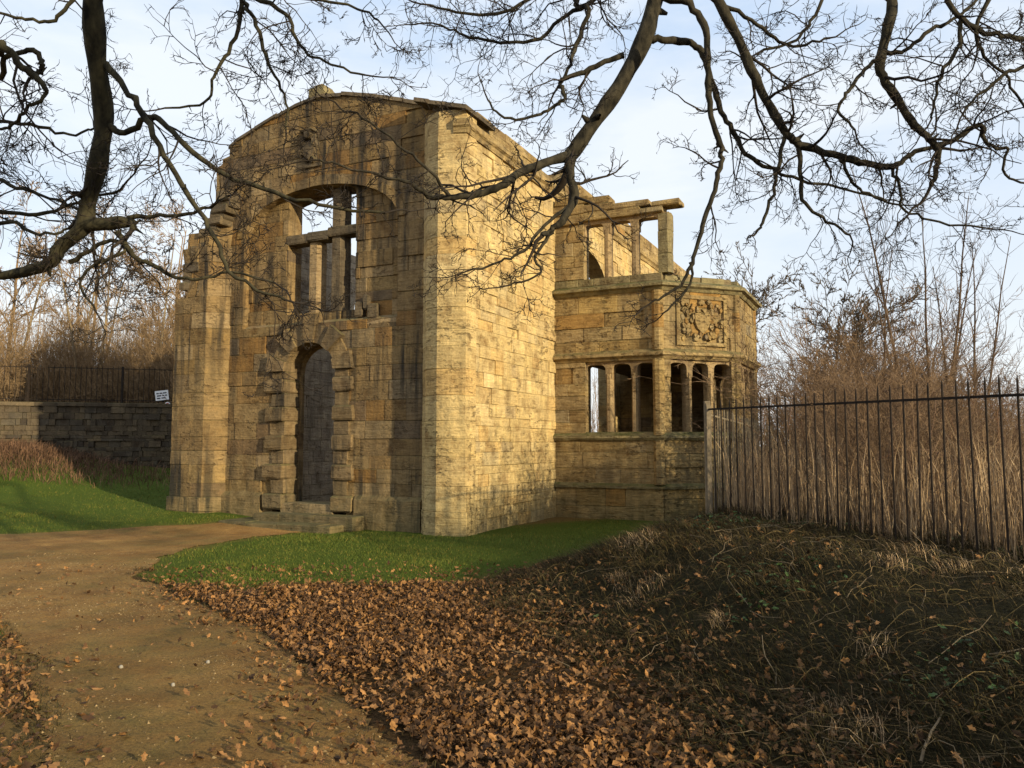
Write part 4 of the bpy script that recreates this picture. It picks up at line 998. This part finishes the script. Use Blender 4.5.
# right thicket
mb = MB(); sp = []
fd = np.array([.435, .90]); fn = np.array([.90, -.435])
while len(sp) < 480:
    a, b_ = rng.uniform(-3.0, 15), rng.uniform(.8, 9)
    p = np.array(K)+fd*a+fn*b_
    rd = (p-np.array(K)) @ np.array([.9, .43])
    if rd < .9 or p[1] < 6.5: continue
    bx_ = 512+F_PX*p[0]/p[1]; h0 = float(height(p[0], p[1]))
    ytop = float(np.interp(bx_, [720, 770, 810, 850, 905, 950, 1000, 1040, 1100, 1300], [380, 330, 312, 300, 315, 345, 388, 420, 430, 430]))
    zt_ = 1.6+(445-ytop)/803*p[1]; k_ = (zt_-h0)/2.6*rng.uniform(.6, 1.12)
    sp.append((p[0], p[1], h0, max(k_, .35), rng.uniform(0, 6)))
scatter(mb, pb, sp); tag(mb.build('thicket', M_REDTWIG), 'dense reddish brown leafless thicket behind the iron fence', 'thicket', kind='stuff')
# far wood glimpsed through the ruin
mb = MB(); sp = [(rng.uniform(-16, 26), rng.uniform(40, 52), 0, rng.uniform(.9, 1.25)*(1.0 if abs(_) else 1), rng.uniform(0, 6)) for _ in range(90)]
scatter(mb, ps, sp); sp = [(rng.uniform(-18, 40), rng.uniform(38, 48), 0, rng.uniform(1.1, 1.8), rng.uniform(0, 6)) for _ in range(90)]; scatter(mb, pb, sp)
tag(mb.build('far_wood', M_FARTWIG), 'distant bare wood glimpsed through the openings of the ruin', 'wood', kind='stuff')

# ------------------------------------------------------------------ blades, straws, leaves
def blades(n, xy, h, w, lean, mb, z=None, segs=1, dirv=None):
    x, y = xy[:, 0], xy[:, 1]; z = height(x, y) if z is None else z; n = len(x)
    a = rng.uniform(0, 2*math.pi, n); ln = np.abs(rng.normal(0, lean, n)); hh = h*rng.uniform(.5, 1.2, n)
    dx, dy = np.cos(a)*ln*hh, np.sin(a)*ln*hh
    if dirv is not None: dx, dy = dx+dirv[:, 0]*hh, dy+dirv[:, 1]*hh
    b = rng.uniform(0, 2*math.pi, n); wx_, wy_ = np.cos(b)*w/2, np.sin(b)*w/2
    if segs == 1:
        V = np.stack([np.stack([x-wx_, y-wy_, z-.005], -1), np.stack([x+wx_, y+wy_, z-.005], -1), np.stack([x+dx, y+dy, z+hh], -1)], 1)
        mb.add(V.reshape(-1, 3), np.arange(n)[:, None]*3+np.array([[0, 1, 2]]))
    else:
        k1 = .5; V = np.stack([np.stack([x-wx_, y-wy_, z-.005], -1), np.stack([x+wx_, y+wy_, z-.005], -1), np.stack([x+wx_*.8+dx*.3, y+wy_*.8+dy*.3, z+hh*.6], -1), np.stack([x-wx_*.8+dx*.3, y-wy_*.8+dy*.3, z+hh*.6], -1), np.stack([x+dx, y+dy, z+hh*(1-.35*np.minimum(ln, 1))], -1)], 1)
        i = np.arange(n)[:, None]*5; mb.add(V.reshape(-1, 3), [i+np.array([[0, 1, 2, 3]]), i+np.array([[3, 2, 4]])])
def sample(n, x0, x1, y0, y1): return np.stack([rng.uniform(x0, x1, n), rng.uniform(y0, y1, n)], -1)
def outside_building(x, y):
    X = (x-CORNER.x)*U2[0]+(y-CORNER.y)*U2[1]; Y = (x-CORNER.x)*V2[0]+(y-CORNER.y)*V2[1]
    inb = (X > -7.1) & (X < .05) & (Y > .0) & (Y < 20); st = (X > -5.05) & (X < -2.2) & (Y > -.65) & (Y < .4); by = (X > 0) & (X < 3.8) & (Y > 4.35) & (Y < 9.5) & (X < 2.5+(Y-4.35)*1.0)
    return ~(inb | st | by)
mb = MB()
q = sample(420000, -14, 7, 8.6, 24); la, li, mo = zones(q[:, 0], q[:, 1]); wx, wy = warp(q[:, 0], q[:, 1], .07, 2.5)
k = (rng.random(len(q)) < la*np.where(q[:, 1] > 17, .5, 1)*(.75+.7*fbm(q[:, 0], q[:, 1], .9, 41))) & ~inpoly(wx, wy, PATH) & outside_building(q[:, 0], q[:, 1]); q = q[k]
blades(0, q, .022+.022*rng.random(len(q))+.045*np.clip(fbm(q[:, 0], q[:, 1], 1.1, 43), -.3, .5), .008, .7, mb)
q = sample(26000, -7, -2.5, 5.5, 10); la, li, mo = zones(q[:, 0], q[:, 1]); k = (rng.random(len(q)) < la*.7) & ~inpoly(q[:, 0], q[:, 1], PATH); blades(0, q[k], .05, .006, .6, mb)
tag(mb.build('lawn', M_GRASS), 'short green mown grass either side of the path before the ruin', 'grass', kind='stuff')
mb = MB()                                        # sparse growth trodden into the path
q = sample(60000, -6, .2, 3.2, 9.5); wx, wy = warp(q[:, 0], q[:, 1]); k = inpoly(wx, wy, PATH) & (rng.random(len(q)) < .03+.5*ss(.05, .3, fbm(q[:, 0], q[:, 1], .8, 61))); blades(0, q[k], .016, .006, .8, mb)
tag(mb.build('path_grass', M_GREENS), 'thin grass trodden into the brown earth path', 'grass', kind='stuff')

mb = MB(); q = sample(90000, -6.5, .3, 3.0, 10.5); wx, wy = warp(q[:, 0], q[:, 1], .07, 2.5); ins = inpoly(wx, wy, PATH); near = np.zeros(len(q), bool)
for dx_, dy_ in ((.14, 0), (-.14, 0), (0, .14), (0, -.14)): near |= inpoly(wx+dx_, wy+dy_, PATH) != ins
q = q[near & (rng.random(len(q)) < .12+.9*ss(-.05, .25, fbm(q[:, 0], q[:, 1], 1.8, 141)))]; blades(0, q, rng.uniform(.02, .06, len(q)), .006, .9, mb, segs=2)
tag(mb.build('verge_grass', M_MOUNDGR), 'rough withered grass fringing the edges of the earth path', 'grass', kind='stuff')

# dead grass combed down the bank
mb = MB()
q = sample(170000, -1.2, 6.5, 1.6, 14); la, li, mo = zones(q[:, 0], q[:, 1]); k = rng.random(len(q)) < mo*(.25+.9*ss(-.2, .25, fbm(q[:, 0], q[:, 1], 1.4, 71))); q = q[k]
dv = np.stack([-rng.uniform(.4, 1.6, len(q)), -rng.uniform(-.6, 1.0, len(q))], -1)
blades(0, q, rng.choice([.05, .09, .15], len(q)), .005, .9, mb, segs=2, dirv=dv)
tag(mb.build('dead_grass', M_MOUNDGR), 'withered brown grass lying over the dark bank below the fence', 'grass', kind='stuff')
mb = MB()
for _ in range(34):
    cx_, cy_ = rng.uniform(.6, 5.4), rng.uniform(3.2, 9.6)
    if cx_ < toe(cy_)+.5 or cx_-K[0] > (K[1]-cy_)*.48-.1: continue
    n = int(rng.uniform(20, 110)); sd_ = rng.uniform(.04, .13); q = np.stack([rng.normal(cx_, sd_, n), rng.normal(cy_, sd_, n)], -1); blades(0, q, rng.uniform(.07, .15), .005, 1.1, mb, segs=2, dirv=np.tile([[rng.uniform(-.7, .1), rng.uniform(-.5, .3)]], (n, 1)))
tag(mb.build('grass_tufts', M_STRAW), 'pale straw coloured tufts standing out of the dark bank', 'grass', kind='stuff')

def leaves(mb, xy, size, lift=.03, tiltmax=.7, zoff=0):
    n = len(xy); z = height(xy[:, 0], xy[:, 1])+zoff
    s = size*rng.uniform(.40, 1.35, n)
    # outline, folded on the midrib and curled
    T = np.array([(-.5, 0, 0), (-.25, .26, 1), (-.05, .20, .8), (.12, .40, 1.4), (.25, .18, .7), (.55, 0, .3), (.25, -.18, .7), (.12, -.40, 1.4), (-.05, -.20, .8), (-.25, -.26, 1), (0, 0, 0), (.25, 0, .1)])
    cu = rng.uniform(-.05, .38, n)[:, None]; fo = rng.uniform(.0, .45, n)[:, None]
    X = T[None, :, 0]*np.ones((n, 1)); Y = T[None, :, 1]*(1-.45*fo); Z = np.abs(T[None, :, 1])*fo*1.2+cu*(T[None, :, 0]**2)*1.5+.03*rng.normal(0, 1, (n, 12))
    L = np.stack([X, Y, Z], -1)*s[:, None, None]
    def rot(L, ax, a):
        c, s_ = np.cos(a)[:, None], np.sin(a)[:, None]; i, j = [(1, 2), (0, 2), (0, 1)][ax]; A, Bb = L[..., i].copy(), L[..., j].copy(); L[..., i] = A*c-Bb*s_; L[..., j] = A*s_+Bb*c; return L
    flip = rng.random(n) < .45; L[flip, :, 2] *= -1
    L = rot(L, 0, rng.normal(0, tiltmax*.6, n)); L = rot(L, 1, rng.normal(0, tiltmax*.6, n)); L = rot(L, 2, rng.uniform(0, 6.283, n))
    L[..., 2] += -L[..., 2].min(1)[:, None]+z[:, None]+rng.uniform(0, lift, n)[:, None]
    L[..., 0] += xy[:, 0][:, None]; L[..., 1] += xy[:, 1][:, None]
    i = np.arange(n)[:, None]*12
    f = [(0, 1, 2, 10), (10, 2, 3, 4), (10, 4, 11, 11), (11, 4, 5, 5), (10, 8, 9, 0), (6, 7, 8, 10), (11, 6, 10, 10), (5, 6, 11, 11)]
    mb.add(L.reshape(-1, 3), [i+np.array([[a, b, c, d]]) for a, b, c, d in f if c != d]+[i+np.array([[a, b, c]]) for a, b, c, d in f if c == d])
mb = MB()
q = sample(190000, -6.5, 2.6, 2.2, 11); la, li, mo = zones(q[:, 0], q[:, 1]); wx, wy = warp(q[:, 0], q[:, 1], .1, 2)
inp = inpoly(wx, wy, PATH)
right = (q[:, 0] > -4.2+np.clip(9.25-q[:, 1], 0, 9)*.75)
dens = np.where(inp, .006+.22*soft(wx, wy, [(-.9, 2), (-1.9, 6.2), (-4.3, 9.1), (0, 9), (0, 2)], 3, .12)*.5, np.where(right, (1-.93*la)*(.62+.7*fbm(q[:, 0], q[:, 1], 1.3, 13)+.3*ss(6, 3.5, q[:, 1])), .30*(.3+ss(-.1, .2, fbm(q[:, 0], q[:, 1], 1.2, 88)))))
dens = np.where(mo > .45, .42*np.exp(-np.clip(q[:, 0]-toe(q[:, 1])-.1, 0, 9)*2.4)+.01, dens)
dens = np.where((q[:, 1] > 9.3) & (mo < .4), np.minimum(dens, .07*ss(11, 9.4, q[:, 1])+.006), dens)
q = q[rng.random(len(q)) < dens]
leaves(mb, q, .049, .045, .95)
q2 = sample(900, -5.5, -1.5, 3.0, 6.5); k = q2[:, 0] < -2.0-(q2[:, 1]-3.5)*.6+.5; leaves(mb, q2[k], .06, .02, .5)
tag(mb.build('fallen_leaves', M_LEAF), 'drift of curled brown fallen leaves between the path and the dark bank', 'leaves', kind='stuff')
mb = MB(); q = sample(2600, 0, 6.3, 2.0, 11); la, li, mo = zones(q[:, 0], q[:, 1]); q = q[rng.random(len(q)) < mo*.25]; leaves(mb, q, .055, .03, .8)
tag(mb.build('bank_leaves', M_LEAF), 'scattered dead leaves caught in the grass of the dark bank', 'leaves', kind='stuff')
mb = MB(); q = sample(9000, .5, 6.3, 2.0, 10.5); la, li, mo = zones(q[:, 0], q[:, 1]); q = q[rng.random(len(q)) < mo*ss(.08, .3, fbm(q[:, 0], q[:, 1], .9, 95))*1.0]; leaves(mb, q, .045, .06, .6)
tag(mb.build('ivy', M_GREENS), 'patches of low green ivy and weeds on the dark bank', 'ground cover', kind='stuff')

# long tangled strands matted over the bank
mb = MB(); cnt = 0
while cnt < 2600:
    x, y = rng.uniform(-.4, 6), rng.uniform(2.4, 11.5)
    if x < toe(y)+.15 or (x-K[0] > (K[1]-y)*.48): continue
    cnt += 1; a = rng.normal(3.5, .9); l = rng.uniform(.12, .45); t = np.linspace(0, 1, 5); a2 = a+rng.normal(0, .9)*t
    X = x+np.cumsum(np.cos(a2))*l/5; Y = y+np.cumsum(np.sin(a2))*l/5; Z = height(X, Y)+.015+rng.uniform(0, .09)*np.sin(t*3.1)
    tube(mb, np.stack([X, Y, Z], -1), rng.uniform(.0012, .0028), 3)
tag(mb.build('matted_strands', M_MOUNDGR), 'tangled long withered grass strands matted over the dark bank', 'grass', kind='stuff')

# twigs and sticks on the bank
mb = MB()
for _ in range(120):
    x, y = rng.uniform(.2, 5), rng.uniform(2.6, 10); 
    if x < toe(y)-.3: continue
    a = rng.uniform(0, 6.28); l = rng.uniform(.15, .6); t = np.linspace(0, 1, 5); X = x+np.cos(a)*l*t+rng.normal(0, .015, 5); Y = y+np.sin(a)*l*t+rng.normal(0, .015, 5); Z = height(X, Y)+.02+rng.uniform(0, .12)*t+rng.normal(0, .008, 5)
    tube(mb, np.stack([X, Y, Z], -1), rng.uniform(.002, .005)*(1-.5*t), 4)
tag(mb.build('dead_twigs', M_STICK), 'thin pale twigs strewn across the dark bank', 'twigs', kind='stuff')
def stick(px, py, d, px2, py2, d2, r, label):
    a, b_ = unproj(px, py, d), unproj(px2, py2, d2); n = 7; t = np.linspace(0, 1, n)[:, None]; P = a+(b_-a)*t; P[:, 2] += .03*np.sin(t[:, 0]*3.1); P[1:-1] += rng.normal(0, .008, (n-2, 3))
    base = P[0].copy(); m_ = MB(); tube(m_, P-base, r*(1-.5*t[:, 0]), 6); o_ = m_.build('stick', M_STICK, None, True); o_.location = base; tag(o_, label, 'stick')
stick(921, 762, 3.55, 943, 712, 3.9, .008, 'pale bare stick poking up from the bank at the lower right')

# dry stems behind the iron fence
mb = MB(); n = 16000; a = rng.uniform(-4.2, 12, n); b_ = rng.uniform(.15, 4.2, n); q = np.array(K)[None]+fd[None]*a[:, None]+fn[None]*b_[:, None]
d1 = (np.array(KR)-np.array(K)); d1 /= np.linalg.norm(d1); n1_ = np.array([-d1[1], d1[0]]); off = (q-np.array(K)) @ n1_; k = (off > .12) & (q[:, 1] > 5.5); q = q[k]
hs = .75+.45*fbm(q[:, 0], q[:, 1], .8, 5)+rng.uniform(-.1, .5, len(q)); blades(0, q, hs, .008, .26, mb, segs=2)
q2 = q[rng.random(len(q)) < .4]; blades(0, q2, .6, .007, .9, mb, segs=2)
tag(mb.build('dry_stems', M_STRAW), 'tall pale dry stems and grass standing behind the iron fence', 'dry grass', kind='stuff')

mb = MB()
for _ in range(260):
    a, b_ = rng.uniform(-3.6, 9), rng.uniform(.3, 4.5); p = np.array(K)+fd*a+fn*b_
    if (p-np.array(K)) @ n1_ < .3 or p[1] < 5.6: continue
    l = rng.uniform(.8, 2.0); hz_ = rng.uniform(0, 6.28); t = np.linspace(0, 1, 8); h_ = rng.uniform(.7, 1.7)
    X = p[0]+np.cos(hz_)*l*t+rng.normal(0, .03, 8); Y = p[1]+np.sin(hz_)*l*t+rng.normal(0, .03, 8)
    if ((np.stack([X, Y], -1)-np.array(K)) @ n1_).min() < .06: continue
    tube(mb, np.stack([X, Y, height(p[0], p[1])+h_*np.sin(t*2.4)+rng.normal(0, .02, 8)], -1), rng.uniform(.003, .008)*(1-.6*t), 4)
tag(mb.build('brambles', M_BRAMBLE), 'arching dark bramble stems crossing among the dry stems behind the iron fence', 'brambles', kind='stuff')

# dead bracken on the bank under the rubble wall
mb = MB(); q = np.stack([rng.normal(-14.4, 2.3, 12000), rng.normal(21.7, 1.0, 12000)], -1); q = q[(q[:, 1] < 23.2+(q[:, 0]+17)*.25) & (q[:, 1] > 20.0)]; blades(0, q, rng.uniform(.12, .36, len(q)), .014, 1.1, mb, segs=2)
tag(mb.build('dead_bracken', M_BRACKEN), 'rusty brown dead bracken on the bank below the rubble wall', 'bracken', kind='stuff')

# grit and crumbs trodden into the path
mb = MB(); q = sample(60000, -7, .2, 3.0, 12); wx, wy = warp(q[:, 0], q[:, 1], .07, 2.5)
q = q[inpoly(wx, wy, PATH) & (rng.random(len(q)) < .25+.9*fbm(q[:, 0], q[:, 1], 1.5, 131))]; n = len(q); r_ = .003+.007*rng.random(n)**3
z = height(q[:, 0], q[:, 1])+.009; a = rng.uniform(0, 6.28, n)
V = [np.stack([q[:, 0]+r_*1.4*np.cos(a+k*1.571)*rng.uniform(.6, 1.2, n), q[:, 1]+r_*1.4*np.sin(a+k*1.571)*rng.uniform(.6, 1.2, n), z-.001], -1) for k in range(4)]+[np.stack([q[:, 0]+r_*.3*rng.normal(0, 1, n), q[:, 1], z+r_*.9], -1)]
mb.add(np.stack(V, 1).reshape(-1, 3), np.arange(n)[:, None]*5+np.array([[0, 1, 4]])); mb.add(np.zeros((0, 3)), [])
i_ = np.arange(n)[:, None]*5
for f_ in ([1, 2, 4], [2, 3, 4], [3, 0, 4]): mb.f.append(i_+np.array([f_]))
tag(mb.build('path_grit', M_GRIT), 'loose grit and leaf crumbs trodden into the earth path', 'grit', kind='stuff')

# pale pebbles on the path
for i, (a, b_, lab) in enumerate(((208, 664, 'small pale pebble on the path, middle of three near the leaf drift'), (173, 686, 'small pale pebble lying lowest on the path'), (121, 669, 'pale pebble left of the other two on the path'))):
    r_ = unproj(a, b_, 1)-np.array([0, 0, 1.6]); t = -1.6/r_[2]; p = np.array([0, 0, 1.6])+r_*t; m_ = MB(); n = 8
    V = [(0, 0, .022)]+[(.015*k*math.cos(q_)*random.uniform(.8, 1.2), .012*k*math.sin(q_)*random.uniform(.8, 1.2), zz_) for k, zz_ in ((.7, .018), (1, .006), (.8, -.01)) for q_ in np.arange(n)*math.pi/4]
    m_.poly(V, [[0, 1+j, 1+(j+1) % n] for j in range(n)]+[[1+k*n+j, 1+(k+1)*n+j, 1+(k+1)*n+(j+1) % n, 1+k*n+(j+1) % n] for k in range(2) for j in range(n)]+[[1+2*n+j for j in range(n)][::-1]])
    o_ = m_.build('pebble', M_PEBBLE, None, True); o_.location = (p[0], p[1], float(height(p[0], p[1]))+.008); tag(o_, lab, 'pebble', 'pebbles on the path')
